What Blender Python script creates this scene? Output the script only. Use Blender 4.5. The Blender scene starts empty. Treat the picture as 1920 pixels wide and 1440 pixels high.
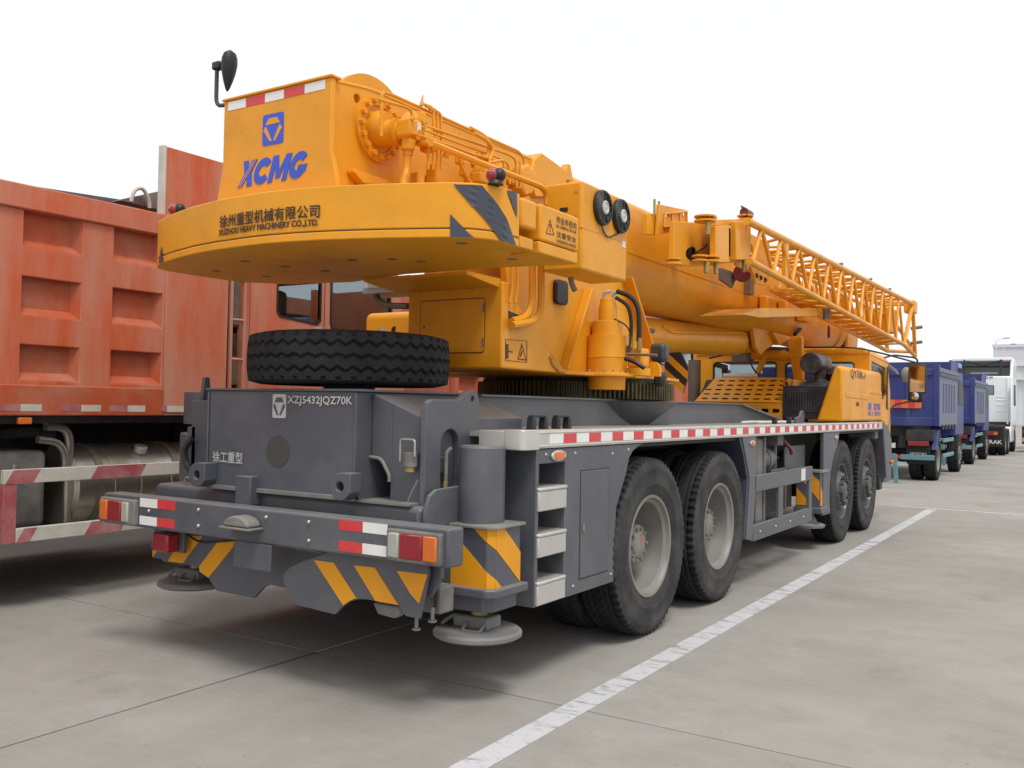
import bpy, bmesh, math, random
from mathutils import Vector, Matrix
random.seed(7)
scn = bpy.context.scene
COL = scn.collection
R = math.radians

# ---------------------------------------------------------------- camera (solved from the photo's vanishing points)
FPX, PCX, PCY = 1737.8, 960.0, 720.0
EYE = Vector((0, 0, 1.6))
_a = Vector((2062 - PCX, -(781 - PCY), -FPX)).normalized()
_b = -Vector((-1780 - PCX, -(712 - PCY), -FPX)).normalized()
_b = (_b - _a * _a.dot(_b)).normalized()
CAMROT = Matrix((_b, _a, _b.cross(_a)))
def P(px, py, x=None, y=None, z=None):
    """photo pixel -> point on the world plane x=, y= or z="""
    d = CAMROT @ Vector((px - PCX, -(py - PCY), -FPX))
    if x is not None: t = (x - EYE.x) / d.x
    elif y is not None: t = (y - EYE.y) / d.y
    else: t = (z - EYE.z) / d.z
    return EYE + d * t
cam = bpy.data.cameras.new('camera'); camo = bpy.data.objects.new('camera', cam); COL.objects.link(camo)
cam.sensor_width = 36; cam.lens = 36 * FPX / 1920; cam.clip_start = .05; cam.clip_end = 3000
camo.matrix_world = Matrix.Translation(EYE) @ CAMROT.to_4x4()
scn.camera = camo

# ---------------------------------------------------------------- overcast sky, one very soft sun, exposure
SUN_EL, SUN_AZ = R(62), R(128)            # azimuth clockwise from +Y : behind the camera, to the right
w = bpy.data.worlds.new('World'); scn.world = w; w.use_nodes = True
nt = w.node_tree; nt.nodes.clear()
out = nt.nodes.new('ShaderNodeOutputWorld'); bg = nt.nodes.new('ShaderNodeBackground')
sky = nt.nodes.new('ShaderNodeTexSky'); sky.sky_type = 'NISHITA'; sky.sun_disc = False
sky.sun_elevation = SUN_EL; sky.sun_rotation = SUN_AZ; sky.air_density = 1.0; sky.dust_density = 4.0
mx = nt.nodes.new('ShaderNodeMix'); mx.data_type = 'RGBA'; mx.inputs[0].default_value = .90
mx.inputs[7].default_value = (7.95, 7.98, 8.05, 1)      # bright even cloud cover
nt.links.new(sky.outputs[0], mx.inputs[6]); nt.links.new(mx.outputs[2], bg.inputs[0])
bg.inputs[1].default_value = .1
nt.links.new(bg.outputs[0], out.inputs[0])
sl = bpy.data.lights.new('sun', 'SUN'); sl.energy = 1.5; sl.angle = R(18); sl.color = (1, .97, .92)
so = bpy.data.objects.new('sun', sl); COL.objects.link(so)
sd = Vector((math.sin(SUN_AZ) * math.cos(SUN_EL), math.cos(SUN_AZ) * math.cos(SUN_EL), math.sin(SUN_EL)))
so.rotation_euler = sd.to_track_quat('Z', 'Y').to_euler(); so.location = (10, -10, 30)
scn.view_settings.view_transform = 'Standard'; scn.view_settings.look = 'None'
scn.view_settings.exposure = 0.45; scn.view_settings.gamma = 1.0; scn.view_settings.use_curve_mapping = False

# ---------------------------------------------------------------- materials
MATS = {}
def mat(name, col, rough=.5, metal=0., var=.12, scale=3., dust=None, dust_amt=0., dscale=1.2, bump=0., bscale=60., coat=0., streak=False, spec=.5, emit=None, up=0., upcol=(.33, .31, .28), speck=0., dlo=.42, dhi=.72):
    m = bpy.data.materials.new(name); m.use_nodes = True; MATS[name] = m
    n = m.node_tree.nodes; L = m.node_tree.links; b = n['Principled BSDF']
    tc = n.new('ShaderNodeTexCoord'); geo = n.new('ShaderNodeNewGeometry')
    src = geo.outputs['Position']
    base = n.new('ShaderNodeMix'); base.data_type = 'RGBA'
    c = Vector(col)
    base.inputs[6].default_value = (*(c * (1 - var)), 1); base.inputs[7].default_value = (*[min(1, q) for q in c * (1 + var)], 1)
    nz = n.new('ShaderNodeTexNoise'); nz.inputs['Scale'].default_value = scale; nz.inputs['Detail'].default_value = 8; nz.inputs['Roughness'].default_value = .6
    L.new(src, nz.inputs['Vector']); L.new(nz.outputs[0], base.inputs[0])
    o = base.outputs[2]
    rsock = None
    if dust:
        mp = n.new('ShaderNodeMapping'); L.new(src, mp.inputs[0])
        mp.inputs['Scale'].default_value = (1, 1, .22) if streak else (1, 1, 1)
        n2 = n.new('ShaderNodeTexNoise'); n2.inputs['Scale'].default_value = dscale; n2.inputs['Detail'].default_value = 10; n2.inputs['Roughness'].default_value = .68
        L.new(mp.outputs[0], n2.inputs['Vector'])
        rp = n.new('ShaderNodeValToRGB'); rp.color_ramp.elements[0].position = dlo; rp.color_ramp.elements[1].position = dhi
        rp.color_ramp.elements[1].color = (dust_amt,) * 3 + (1,)
        L.new(n2.outputs[0], rp.inputs[0])
        m2 = n.new('ShaderNodeMix'); m2.data_type = 'RGBA'; m2.inputs[7].default_value = (*dust, 1)
        L.new(rp.outputs[0], m2.inputs[0]); L.new(o, m2.inputs[6]); o = m2.outputs[2]
        ma = n.new('ShaderNodeMath'); ma.operation = 'MULTIPLY_ADD'; ma.inputs[1].default_value = .35; ma.inputs[2].default_value = rough
        ma.use_clamp = True
        L.new(rp.outputs[0], ma.inputs[0]); L.new(ma.outputs[0], b.inputs['Roughness'])
    else:
        rr = n.new('ShaderNodeMath'); rr.operation = 'MULTIPLY_ADD'; rr.inputs[1].default_value = .18; rr.inputs[2].default_value = max(0, rough - .09); rr.use_clamp = True
        L.new(nz.outputs[0], rr.inputs[0]); L.new(rr.outputs[0], b.inputs['Roughness'])
    if speck:      # small scuffs and chips
        n4 = n.new('ShaderNodeTexNoise'); n4.inputs['Scale'].default_value = 17; n4.inputs['Detail'].default_value = 6; n4.inputs['Roughness'].default_value = .7; L.new(src, n4.inputs['Vector'])
        r4 = n.new('ShaderNodeValToRGB'); r4.color_ramp.elements[0].position = .66; r4.color_ramp.elements[1].position = .74; r4.color_ramp.elements[1].color = (speck,) * 3 + (1,)
        L.new(n4.outputs[0], r4.inputs[0]); m4 = n.new('ShaderNodeMix'); m4.data_type = 'RGBA'; m4.inputs[7].default_value = (*(c * .35), 1)
        L.new(r4.outputs[0], m4.inputs[0]); L.new(o, m4.inputs[6]); o = m4.outputs[2]
    if up:         # settled dust on upward faces
        sp = n.new('ShaderNodeSeparateXYZ'); L.new(geo.outputs['Normal'], sp.inputs[0])
        mr = n.new('ShaderNodeMapRange'); mr.inputs[1].default_value = .55; mr.inputs[2].default_value = .95; mr.inputs[4].default_value = up; L.new(sp.outputs[2], mr.inputs[0])
        n5 = n.new('ShaderNodeTexNoise'); n5.inputs['Scale'].default_value = 6; n5.inputs['Detail'].default_value = 8; L.new(src, n5.inputs['Vector'])
        mm = n.new('ShaderNodeMapRange'); mm.inputs[1].default_value = .25; mm.inputs[2].default_value = .6; mm.inputs[3].default_value = .45; L.new(n5.outputs[0], mm.inputs[0])
        mu = n.new('ShaderNodeMath'); mu.operation = 'MULTIPLY'; L.new(mr.outputs[0], mu.inputs[0]); L.new(mm.outputs[0], mu.inputs[1])
        m5 = n.new('ShaderNodeMix'); m5.data_type = 'RGBA'; m5.inputs[7].default_value = (*upcol, 1); L.new(mu.outputs[0], m5.inputs[0]); L.new(o, m5.inputs[6]); o = m5.outputs[2]
    L.new(o, b.inputs['Base Color'])
    b.inputs['Metallic'].default_value = metal; b.inputs['Coat Weight'].default_value = coat; b.inputs['Coat Roughness'].default_value = .2
    b.inputs['Specular IOR Level'].default_value = spec
    if bump:
        n3 = n.new('ShaderNodeTexNoise'); n3.inputs['Scale'].default_value = bscale; n3.inputs['Detail'].default_value = 4; L.new(src, n3.inputs['Vector'])
        bp = n.new('ShaderNodeBump'); bp.inputs['Strength'].default_value = bump; bp.inputs['Distance'].default_value = .01
        L.new(n3.outputs[0], bp.inputs['Height']); L.new(bp.outputs[0], b.inputs['Normal'])
    if emit:
        b.inputs['Emission Color'].default_value = (*emit, 1); b.inputs['Emission Strength'].default_value = 1
    return m
DUST = (.34, .31, .27)
mat('yellow', (.77, .325, .012), .40, var=.06, scale=2.2, dust=(.40, .18, .03), dust_amt=.34, dscale=2.6, coat=.06, spec=.32, bump=.07, bscale=4.5, speck=.5, up=.18, upcol=(.5, .30, .12))
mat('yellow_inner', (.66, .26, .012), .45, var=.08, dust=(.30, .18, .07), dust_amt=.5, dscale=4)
mat('grey', (.078, .083, .100), .42, var=.10, scale=2.4, dust=(.20, .195, .195), dust_amt=.34, dscale=2.0, coat=.1, bump=.03, bscale=12, speck=.4, up=.7, upcol=(.25, .24, .225))
mat('grey_dusty', (.17, .167, .165), .62, var=.14, dust=DUST, dust_amt=.6, dscale=3)
mat('black', (.012, .013, .016), .5, var=.2, dust=(.10, .10, .10), dust_amt=.25)
mat('navy', (.045, .052, .075), .45, var=.1)
mat('rubber', (.013, .014, .017), .75, var=.3, scale=5, dust=(.07, .068, .066), dust_amt=.45, dscale=3.5, bump=.25, bscale=90, spec=.3)
mat('rubber_worn', (.030, .030, .031), .82, var=.3, scale=5, dust=(.115, .108, .10), dust_amt=.7, dscale=3.0, bump=.2, bscale=70, spec=.3)
mat('rim', (.235, .232, .215), .55, metal=.15, var=.18, dust=(.19, .17, .14), dust_amt=.8, dscale=5, speck=.4)
mat('hub', (.20, .19, .175), .6, metal=.3, var=.2, dust=DUST, dust_amt=.7, dscale=9, bump=.2, bscale=50)
mat('steel_wheel', (.10, .10, .105), .32, metal=.7, var=.25, dust=(.12, .115, .11), dust_amt=.6, dscale=6)
mat('alu', (.60, .59, .56), .42, metal=.55, var=.08, dust=(.45, .42, .37), dust_amt=.5, dscale=4, bump=.03)
mat('deck_plate', (.42, .40, .37), .5, metal=.4, var=.12, dust=(.36, .32, .27), dust_amt=.7, dscale=3)
mat('tape_white', (.78, .78, .76), .4, var=.05, dust=(.5, .48, .44), dust_amt=.35, dscale=6)
mat('tape_red', (.62, .035, .04), .4, var=.08, dust=(.45, .2, .18), dust_amt=.3, dscale=6)
mat('lens_red', (.30, .012, .02), .18, var=.15, coat=.6)
mat('lens_amber', (.72, .16, .02), .2, var=.12, coat=.6)
mat('lens_clear', (.42, .43, .38), .25, var=.1, coat=.5)
mat('logo_blue', (.028, .085, .56), .4, var=.05)
mat('print_brown', (.045, .022, .012), .5, var=.1)
mat('print_white', (.46, .46, .45), .5, var=.08, dust=(.3, .3, .3), dust_amt=.4)
mat('brass', (.38, .31, .12), .42, metal=.7, var=.25, dust=(.2, .17, .1), dust_amt=.5, dscale=9)
mat('bolt', (.45, .45, .42), .4, metal=.7, var=.2)
mat('greasy', (.055, .045, .022), .4, metal=.4, var=.4, scale=8, dust=(.22, .18, .06), dust_amt=.8, dscale=6)
mat('hose', (.012, .012, .013), .45, var=.2)
mat('rope', (.10, .085, .07), .55, metal=.4, var=.3, bump=.4, bscale=150)
mat('dark_red', (.16, .012, .02), .4, var=.15)
mat('orange', (.54, .085, .022), .5, var=.12, scale=1.6, spec=.35, dust=(.50, .27, .19), dust_amt=.9, dscale=1.7, streak=True, bump=.05, bscale=20, dlo=.38, dhi=.66, speck=.3)
mat('orange_dusty', (.44, .085, .032), .6, var=.12, scale=1.6, spec=.3, dust=(.42, .22, .15), dust_amt=.85, dscale=1.7, bump=.05, bscale=20)
mat('faded_red', (.36, .075, .085), .55, var=.15, dust=(.5, .38, .35), dust_amt=.6, dscale=4)
mat('old_white', (.55, .53, .48), .55, var=.1, dust=(.36, .31, .25), dust_amt=.6, dscale=5)
mat('tank', (.42, .40, .36), .33, metal=.75, var=.25, scale=4, dust=(.24, .17, .09), dust_amt=.85, dscale=3, streak=True)
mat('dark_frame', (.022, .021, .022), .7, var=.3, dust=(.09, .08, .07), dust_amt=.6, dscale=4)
mat('box_grey', (.13, .125, .12), .65, var=.2, dust=DUST, dust_amt=.6, dscale=3)
mat('blue', (.026, .040, .18), .4, var=.08, dust=(.12, .13, .24), dust_amt=.4, dscale=1.5, streak=True)
mat('blue_grey', (.13, .15, .21), .5, var=.08, dust=(.3, .3, .34), dust_amt=.4, dscale=1.5)
mat('skylit_blue', (.16, .38, .75), .5, var=.06)  # pale blue with reflected sky light put into the colour
mat('teal', (.10, .24, .28), .5, var=.1, dust=(.35, .36, .36), dust_amt=.5)
mat('white_paint', (.80, .84, .85), .3, var=.02, dust=(.65, .66, .66), dust_amt=.3, coat=.3)
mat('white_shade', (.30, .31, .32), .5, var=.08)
mat('wall_grey', (.66, .67, .71), .7, var=.03, scale=.3)
mat('wall_light', (.62, .64, .66), .7, var=.04, scale=.3)
mat('roof_blue', (.06, .17, .48), .5, var=.06, scale=.3)
mat('olive', (.11, .14, .08), .7, var=.2)
mat('mesh_black', (.018, .02, .028), .55, var=.2)
mat('canister', (.03, .032, .037), .38, var=.15, dust=(.2, .19, .19), dust_amt=.5, dscale=5)
mat('muffler', (.19, .17, .14), .65, metal=.3, var=.2, dust=(.2, .12, .07), dust_amt=.5, dscale=6)
mat('cover_plate', (.055, .052, .05), .6, var=.15, dust=(.12, .11, .1), dust_amt=.4)
mat('sticker', (.66, .66, .60), .5, var=.08)
def glass_mat(name, col, rough=.03):
    m = bpy.data.materials.new(name); m.use_nodes = True; MATS[name] = m
    b = m.node_tree.nodes['Principled BSDF']; b.inputs['Base Color'].default_value = (*col, 1)
    b.inputs['Transmission Weight'].default_value = 1; b.inputs['Roughness'].default_value = rough; b.inputs['IOR'].default_value = 1.25
    return m
for nm in ('lens_red', 'lens_amber', 'lens_clear'):
    m = MATS[nm]; n = m.node_tree.nodes; L = m.node_tree.links
    wv = n.new('ShaderNodeTexWave'); wv.bands_direction = 'X'; wv.inputs['Scale'].default_value = 38; wv.inputs['Distortion'].default_value = 0
    L.new(n.new('ShaderNodeNewGeometry').outputs['Position'], wv.inputs['Vector']); bp = n.new('ShaderNodeBump'); bp.inputs['Strength'].default_value = .5; bp.inputs['Distance'].default_value = .006
    L.new(wv.outputs['Fac'], bp.inputs['Height']); L.new(bp.outputs[0], n['Principled BSDF'].inputs['Normal'])
glass_mat('glass', (.50, .56, .58))
glass_mat('mirror_glass', (.2, .2, .2)); b = MATS['mirror_glass'].node_tree.nodes['Principled BSDF']
b.inputs['Transmission Weight'].default_value = 0; b.inputs['Metallic'].default_value = 1; b.inputs['Base Color'].default_value = (.6, .6, .6, 1); b.inputs['Roughness'].default_value = .05

def concrete(name, paint=None):
    m = bpy.data.materials.new(name); m.use_nodes = True; MATS[name] = m
    n = m.node_tree.nodes; L = m.node_tree.links; b = n['Principled BSDF']
    geo = n.new('ShaderNodeNewGeometry'); pos = geo.outputs['Position']
    def noise(s, d=8, r=.6, vec=None):
        q = n.new('ShaderNodeTexNoise'); q.inputs['Scale'].default_value = s; q.inputs['Detail'].default_value = d; q.inputs['Roughness'].default_value = r
        L.new(vec or pos, q.inputs['Vector']); return q.outputs[0]
    def ramp(s, stops):
        q = n.new('ShaderNodeValToRGB'); e = q.color_ramp.elements
        while len(e) < len(stops): e.new(.5)
        for i, (p_, c_) in enumerate(stops): e[i].position = p_; e[i].color = (*c_, 1)
        L.new(s, q.inputs[0]); return q.outputs[0]
    def mix(f, a, c, mode='MIX'):
        q = n.new('ShaderNodeMix'); q.data_type = 'RGBA'; q.blend_type = mode
        if isinstance(f, float): q.inputs[0].default_value = f
        else: L.new(f, q.inputs[0])
        for s, v in ((6, a), (7, c)):
            if isinstance(v, tuple): q.inputs[s].default_value = (*v, 1)
            else: L.new(v, q.inputs[s])
        return q.outputs[2]
    rnd = n.new('ShaderNodeObjectInfo').outputs['Random']
    big = ramp(noise(.55, 6), [(.30, (.250, .237, .212)), (.5, (.312, .297, .270)), (.70, (.362, .346, .317))])
    mid = mix(ramp(noise(3.2, 10, .7), [(.42, (0, 0, 0)), (.72, (.5, .5, .5))]), big, (.245, .222, .198))
    stain = mix(ramp(noise(1.35, 9, .72), [(.56, (0, 0, 0)), (.76, (.6, .6, .6))]), mid, (.165, .155, .143))
    pale = mix(ramp(noise(2.1, 9, .75), [(.60, (0, 0, 0)), (.80, (.6, .6, .6))]), stain, (.44, .425, .395))
    mp = n.new('ShaderNodeMapping'); mp.inputs['Scale'].default_value = (.35, 5, 1); L.new(pos, mp.inputs[0])
    brush = mix(ramp(noise(6, 5, .6, mp.outputs[0]), [(.45, (0, 0, 0)), (.75, (.3, .3, .3))]), pale, (.365, .350, .325))
    speck = mix(ramp(noise(150, 2, .5), [(.30, (.30, .30, .30)), (.42, (0, 0, 0))]), brush, (.11, .105, .10))
    speck = mix(ramp(noise(21, 4, .6), [(.70, (0, 0, 0)), (.735, (.75, .75, .75))]), speck, (.10, .095, .09))
    speck = mix(ramp(noise(46, 3, .6), [(.66, (0, 0, 0)), (.70, (.4, .4, .4))]), speck, (.42, .41, .39))
    # per-slab tint
    tint = n.new('ShaderNodeMapRange'); tint.inputs[3].default_value = .95; tint.inputs[4].default_value = 1.03; L.new(rnd, tint.inputs[0])
    o = mix(1.0, speck, tint.outputs[0], 'MULTIPLY')
    if paint:
        wear = ramp(noise(4.5, 12, .8), [(.40, (1, 1, 1)), (.49, (.55, .55, .55)), (.60, (.0, .0, .0))])
        mp2 = n.new('ShaderNodeMapping'); mp2.inputs['Scale'].default_value = (1.2, 4.5, 1); mp2.inputs['Rotation'].default_value = (0, 0, .6); L.new(pos, mp2.inputs[0])
        scr = ramp(noise(2.2, 8, .75, mp2.outputs[0]), [(.54, (0, 0, 0)), (.60, (.8, .8, .8))])
        base = mix(scr, paint, (.20, .20, .22))
        cov = ramp(noise(7, 10, .75), [(.36, (.25, .25, .25)), (.46, (1, 1, 1))])
        o = mix(cov, o, base)
    L.new(o, b.inputs['Base Color']); b.inputs['Roughness'].default_value = .82; b.inputs['Specular IOR Level'].default_value = .3
    bp = n.new('ShaderNodeBump'); bp.inputs['Strength'].default_value = .25; bp.inputs['Distance'].default_value = .004
    L.new(noise(55, 6, .7), bp.inputs['Height']); L.new(bp.outputs[0], b.inputs['Normal'])
concrete('concrete'); concrete('line_paint', (.52, .52, .535))

# ---------------------------------------------------------------- mesh builder
class MB:
    def __init__(s): s.v = []; s.f = []
    def add(s, v, f):
        o = len(s.v); s.v += [Vector(q) for q in v]; s.f += [[i + o for i in q] for q in f]; return s
    def box(s, a, b):
        (x0, x1), (y0, y1), (z0, z1) = [sorted((a[i], b[i])) for i in range(3)]
        return s.add([(x0, y0, z0), (x1, y0, z0), (x1, y1, z0), (x0, y1, z0), (x0, y0, z1), (x1, y0, z1), (x1, y1, z1), (x0, y1, z1)],
                     [(0, 3, 2, 1), (4, 5, 6, 7), (0, 1, 5, 4), (1, 2, 6, 5), (2, 3, 7, 6), (3, 0, 4, 7)])
    def cbox(s, c, d): return s.box([c[i] - d[i] / 2 for i in range(3)], [c[i] + d[i] / 2 for i in range(3)])
    def prism(s, pts, axis, a, b):
        ar = sum(pts[i][0] * pts[(i + 1) % len(pts)][1] - pts[(i + 1) % len(pts)][0] * pts[i][1] for i in range(len(pts)))
        if ar < 0: pts = pts[::-1]
        mk = {'x': lambda p, t: (t, p[0], p[1]), 'y': lambda p, t: (p[0], t, p[1]), 'z': lambda p, t: (p[0], p[1], t)}[axis]
        n = len(pts); v = [mk(p, a) for p in pts] + [mk(p, b) for p in pts]
        f = [list(range(n))[::-1], list(range(n, 2 * n))] + [[i, (i + 1) % n, n + (i + 1) % n, n + i] for i in range(n)]
        if (axis == 'y') != (b < a): f = [q[::-1] for q in f]
        return s.add(v, f)
    def loft(s, rings, cap=True, close=True):
        n = len(rings[0]); v = [p for r in rings for p in r]; f = []
        for k in range(len(rings) - 1):
            for i in range(n if close else n - 1):
                j = (i + 1) % n; f.append([k * n + i, k * n + j, (k + 1) * n + j, (k + 1) * n + i])
        if cap: f += [list(range(n))[::-1], list(range((len(rings) - 1) * n, len(rings) * n))]
        return s.add(v, f)
    def cyl(s, p0, p1, r, seg=16, r2=None):
        p0, p1 = Vector(p0), Vector(p1); d = (p1 - p0).normalized()
        u = d.orthogonal().normalized(); q = d.cross(u); r2 = r if r2 is None else r2
        ring = lambda c, rr: [c + (u * math.cos(2 * math.pi * i / seg) + q * math.sin(2 * math.pi * i / seg)) * rr for i in range(seg)]
        return s.loft([ring(p0, r), ring(p1, r2)])
    def lathe(s, c, d, prof, seg=32, cap=True, closed=False):
        c, d = Vector(c), Vector(d).normalized(); u = d.orthogonal().normalized(); q = d.cross(u)
        rings = [[c + d * t + (u * math.cos(2 * math.pi * i / seg) + q * math.sin(2 * math.pi * i / seg)) * max(r, 1e-4) for i in range(seg)] for t, r in prof]
        if closed: rings.append(rings[0]); cap = False
        return s.loft(rings, cap=cap)
    def tube(s, path, r, seg=8, fil=0., n=4):
        pts = [Vector(p) for p in path]
        if fil > 0:
            o = [pts[0]]
            for i in range(1, len(pts) - 1):
                a, b, c = pts[i - 1], pts[i], pts[i + 1]
                d0 = min(fil, (a - b).length * .45); d1 = min(fil, (c - b).length * .45)
                p0 = b + (a - b).normalized() * d0; p1 = b + (c - b).normalized() * d1
                for k in range(n + 1):
                    t = k / n; o.append(p0 * (1 - t) ** 2 + b * 2 * t * (1 - t) + p1 * t * t)
            pts = o + [pts[-1]]
        u = (pts[1] - pts[0]).orthogonal().normalized(); rings = []
        for i, p in enumerate(pts):
            t = (pts[min(i + 1, len(pts) - 1)] - pts[max(i - 1, 0)])
            if t.length < 1e-9: continue
            t.normalize(); u = u - t * t.dot(u); u.normalize(); q = t.cross(u)
            rings.append([p + (u * math.cos(2 * math.pi * k / seg) + q * math.sin(2 * math.pi * k / seg)) * r for k in range(seg)])
        return s.loft(rings)
    def ball(s, c, r, seg=12, rings=8, sq=(1, 1, 1)):
        c = Vector(c); rr = []
        for k in range(1, rings):
            a = math.pi * k / rings
            rr.append([c + Vector((math.cos(2 * math.pi * i / seg) * math.sin(a) * r * sq[0], math.sin(2 * math.pi * i / seg) * math.sin(a) * r * sq[1], -math.cos(a) * r * sq[2])) for i in range(seg)])
        return s.loft(rr)
    def holed(s, outer, holes, axis, a, b):
        """plate with real openings: 2D outline + hole outlines, extruded along axis from a to b"""
        mk = {'x': lambda p, t: Vector((t, p[0], p[1])), 'y': lambda p, t: Vector((p[0], t, p[1])), 'z': lambda p, t: Vector((p[0], p[1], t))}[axis]
        bm = bmesh.new(); E_ = []
        for lp in [outer] + holes:
            vs = [bm.verts.new(mk(p, a)) for p in lp]
            E_ += [bm.edges.new((vs[i], vs[(i + 1) % len(vs)])) for i in range(len(vs))]
        bmesh.ops.triangle_fill(bm, use_beauty=True, use_dissolve=False, edges=E_)
        g = bmesh.ops.extrude_face_region(bm, geom=bm.faces[:])
        off = mk((0, 0), b) - mk((0, 0), a)
        for q in g['geom']:
            if isinstance(q, bmesh.types.BMVert): q.co += off
        bmesh.ops.recalc_face_normals(bm, faces=bm.faces[:])
        bm.verts.index_update(); s.add([q.co.copy() for q in bm.verts], [[q.index for q in f.verts] for f in bm.faces]); bm.free(); return s
    def xform(s, M_):
        s.v = [M_ @ q for q in s.v]; return s

def arc(cx, cy, r, a0, a1, n=10, ry=None):
    ry = r if ry is None else ry
    return [(cx + r * math.cos(R(a0 + (a1 - a0) * i / n)), cy + ry * math.sin(R(a0 + (a1 - a0) * i / n))) for i in range(n + 1)]
def rrect(x0, x1, y0, y1, r, n=4):
    return arc(x1 - r, y0 + r, r, -90, 0, n) + arc(x1 - r, y1 - r, r, 0, 90, n) + arc(x0 + r, y1 - r, r, 90, 180, n) + arc(x0 + r, y0 + r, r, 180, 270, n)

def thing(name, loc, label, cat, group=None):
    o = bpy.data.objects.new(name, None); COL.objects.link(o); o.location = loc; o.empty_display_size = .3
    o['label'] = label; o['category'] = cat
    if group: o['group'] = group
    return o
WORLD = {}
def part(name, mb, m, parent=None, bev=0., smooth=None, label=None, kind=None, seg=2):
    """one mesh object; vertices are given in world coordinates, origin at the middle of its bounds"""
    lo = Vector([min(q[i] for q in mb.v) for i in range(3)]); hi = Vector([max(q[i] for q in mb.v) for i in range(3)]); c = (lo + hi) / 2
    me = bpy.data.meshes.new(name); me.from_pydata([q - c for q in mb.v], [], mb.f)
    ms = m if isinstance(m, (list, tuple)) else [m]
    for q in ms: me.materials.append(MATS[q])
    bm = bmesh.new(); bm.from_mesh(me); bmesh.ops.recalc_face_normals(bm, faces=bm.faces[:]); bm.to_mesh(me); bm.free()
    me.validate(); me.update()
    o = bpy.data.objects.new(name, me); COL.objects.link(o)
    WORLD[o.name] = c
    if parent is not None:
        o.parent = parent; o.location = c - (WORLD[parent.name] if parent.name in WORLD else parent.location)
    else: o.location = c
    if smooth is None: smooth = len(me.polygons) > 14
    if smooth: me.shade_smooth(); me.set_sharp_from_angle(angle=R(32))
    if bev > 0:
        bv = o.modifiers.new('bevel', 'BEVEL'); bv.width = bev; bv.segments = seg; bv.limit_method = 'ANGLE'; bv.angle_limit = R(40); bv.harden_normals = False
        if not smooth: me.shade_smooth(); me.set_sharp_from_angle(angle=R(32))
    if label: o['label'] = label
    if kind: o['kind'] = kind
    return o
def clone(o, parent, off=Vector((0, 0, 0)), share=True):
    c = o.copy(); COL.objects.link(c); c.parent = parent
    if parent is None: c.location = o.location + off
    if o.name in WORLD: WORLD[c.name] = WORLD[o.name] + off
    for ch in [q for q in KIDS.get(o.name, [])]: clone(ch, c, off)
    return c
KIDS = {}
def clone_tree(o, off, label=None, group=None):
    KIDS.clear()
    for q in bpy.data.objects:
        if q.parent: KIDS.setdefault(q.parent.name, []).append(q)
    c = clone(o, None, off)
    if label: c['label'] = label
    if group: c['group'] = group
    return c

_tc = {}
def text_mesh(body, bold, shear):
    k = (body, bold, shear)
    if k in _tc: return _tc[k]
    cu = bpy.data.curves.new('t', 'FONT'); cu.body = body; cu.size = 1; cu.offset = bold; cu.shear = shear; cu.resolution_u = 3
    ob = bpy.data.objects.new('t', cu); COL.objects.link(ob)
    dg = bpy.context.evaluated_depsgraph_get(); me = bpy.data.meshes.new_from_object(ob.evaluated_get(dg))
    v = [q.co.copy() for q in me.vertices]; f = [list(p.vertices) for p in me.polygons]
    bpy.data.objects.remove(ob); bpy.data.curves.remove(cu); bpy.data.meshes.remove(me)
    _tc[k] = (v, f); return v, f
def text(name, body, o, u, v, wid, hgt, m, parent, bold=0., shear=0., depth=.003, mapf=None):
    """lettering laid on a surface: o lower-left corner, u/v in-plane directions, size in metres; has a real thickness"""
    vv, ff = text_mesh(body, 0., shear)
    x0 = min(q.x for q in vv); x1 = max(q.x for q in vv); y0 = min(q.y for q in vv); y1 = max(q.y for q in vv)
    u, v = Vector(u).normalized(), Vector(v).normalized(); n = u.cross(v); o = Vector(o)
    mb = MB(); d = bold * hgt; nn = Vector((0, -1, 0)) if mapf else n
    for k, (a, b) in enumerate([(0, 0), (d, 0), (-d, 0), (0, d), (0, -d)] if bold else [(0, 0)]):     # heavier strokes
        pts = []
        for q in vv:
            s_, t_ = (q.x - x0) / (x1 - x0) * wid + a, (q.y - y0) / (y1 - y0) * hgt + b
            pts.append((mapf(s_, t_) if mapf else o + u * s_ + v * t_ + n * depth) + nn * (.0002 * k))
        mb.add(pts, ff)
    return part(name, mb, m, parent, smooth=False)

# ================================================================ the yard
def structure(name, mb, m, **k): return part(name, mb, m, kind='structure', **k)
g = MB().add([(-500, -60, -.022), (500, -60, -.022), (500, 900, -.022), (-500, 900, -.022)], [(0, 1, 2, 3)])
ground = structure('ground', g, 'concrete', smooth=False)
JX = [-4.235 + 4.6 * k for k in range(-4, 4)]; JY = [4.39 + 4.06 * k for k in range(-2, 15)]
proto = None
for i in range(len(JX) - 1):
    for j in range(len(JY) - 1):
        gx = .013 if i in (3, 4) else .009
        if proto is None:
            proto = part('concrete_slab', MB().box((JX[i] + gx, JY[j] + .004, -.02), (JX[i + 1] - gx, JY[j + 1] - .004, 0)), 'concrete', ground, bev=.005, seg=1)
            p0 = WORLD[proto.name].copy()
        else:
            c = proto.copy(); COL.objects.link(c)
            c.location = proto.location + Vector((JX[i] - JX[0], JY[j] - JY[0], 0))
for i, xj in enumerate(JX):
    part('joint_filler', MB().box((xj - .02, JY[0], -.021), (xj + .02, JY[-1], -.006)), 'dark_frame', ground)
for yj in JY:
    part('joint_filler', MB().box((JX[0], yj - .0035, -.019), (JX[-1], yj + .0035, -.0025)), 'dark_frame', ground)
def strip(a, b, wd, z=.004):
    a, b = Vector((a[0], a[1], z)), Vector((b[0], b[1], z)); d = (b - a).normalized(); s = Vector((-d.y, d.x, 0)) * wd / 2
    lo = Vector((0, 0, -.003))
    return MB().loft([[a - s, a + s, a + s + lo, a - s + lo], [b - s, b + s, b + s + lo, b - s + lo]])
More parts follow.
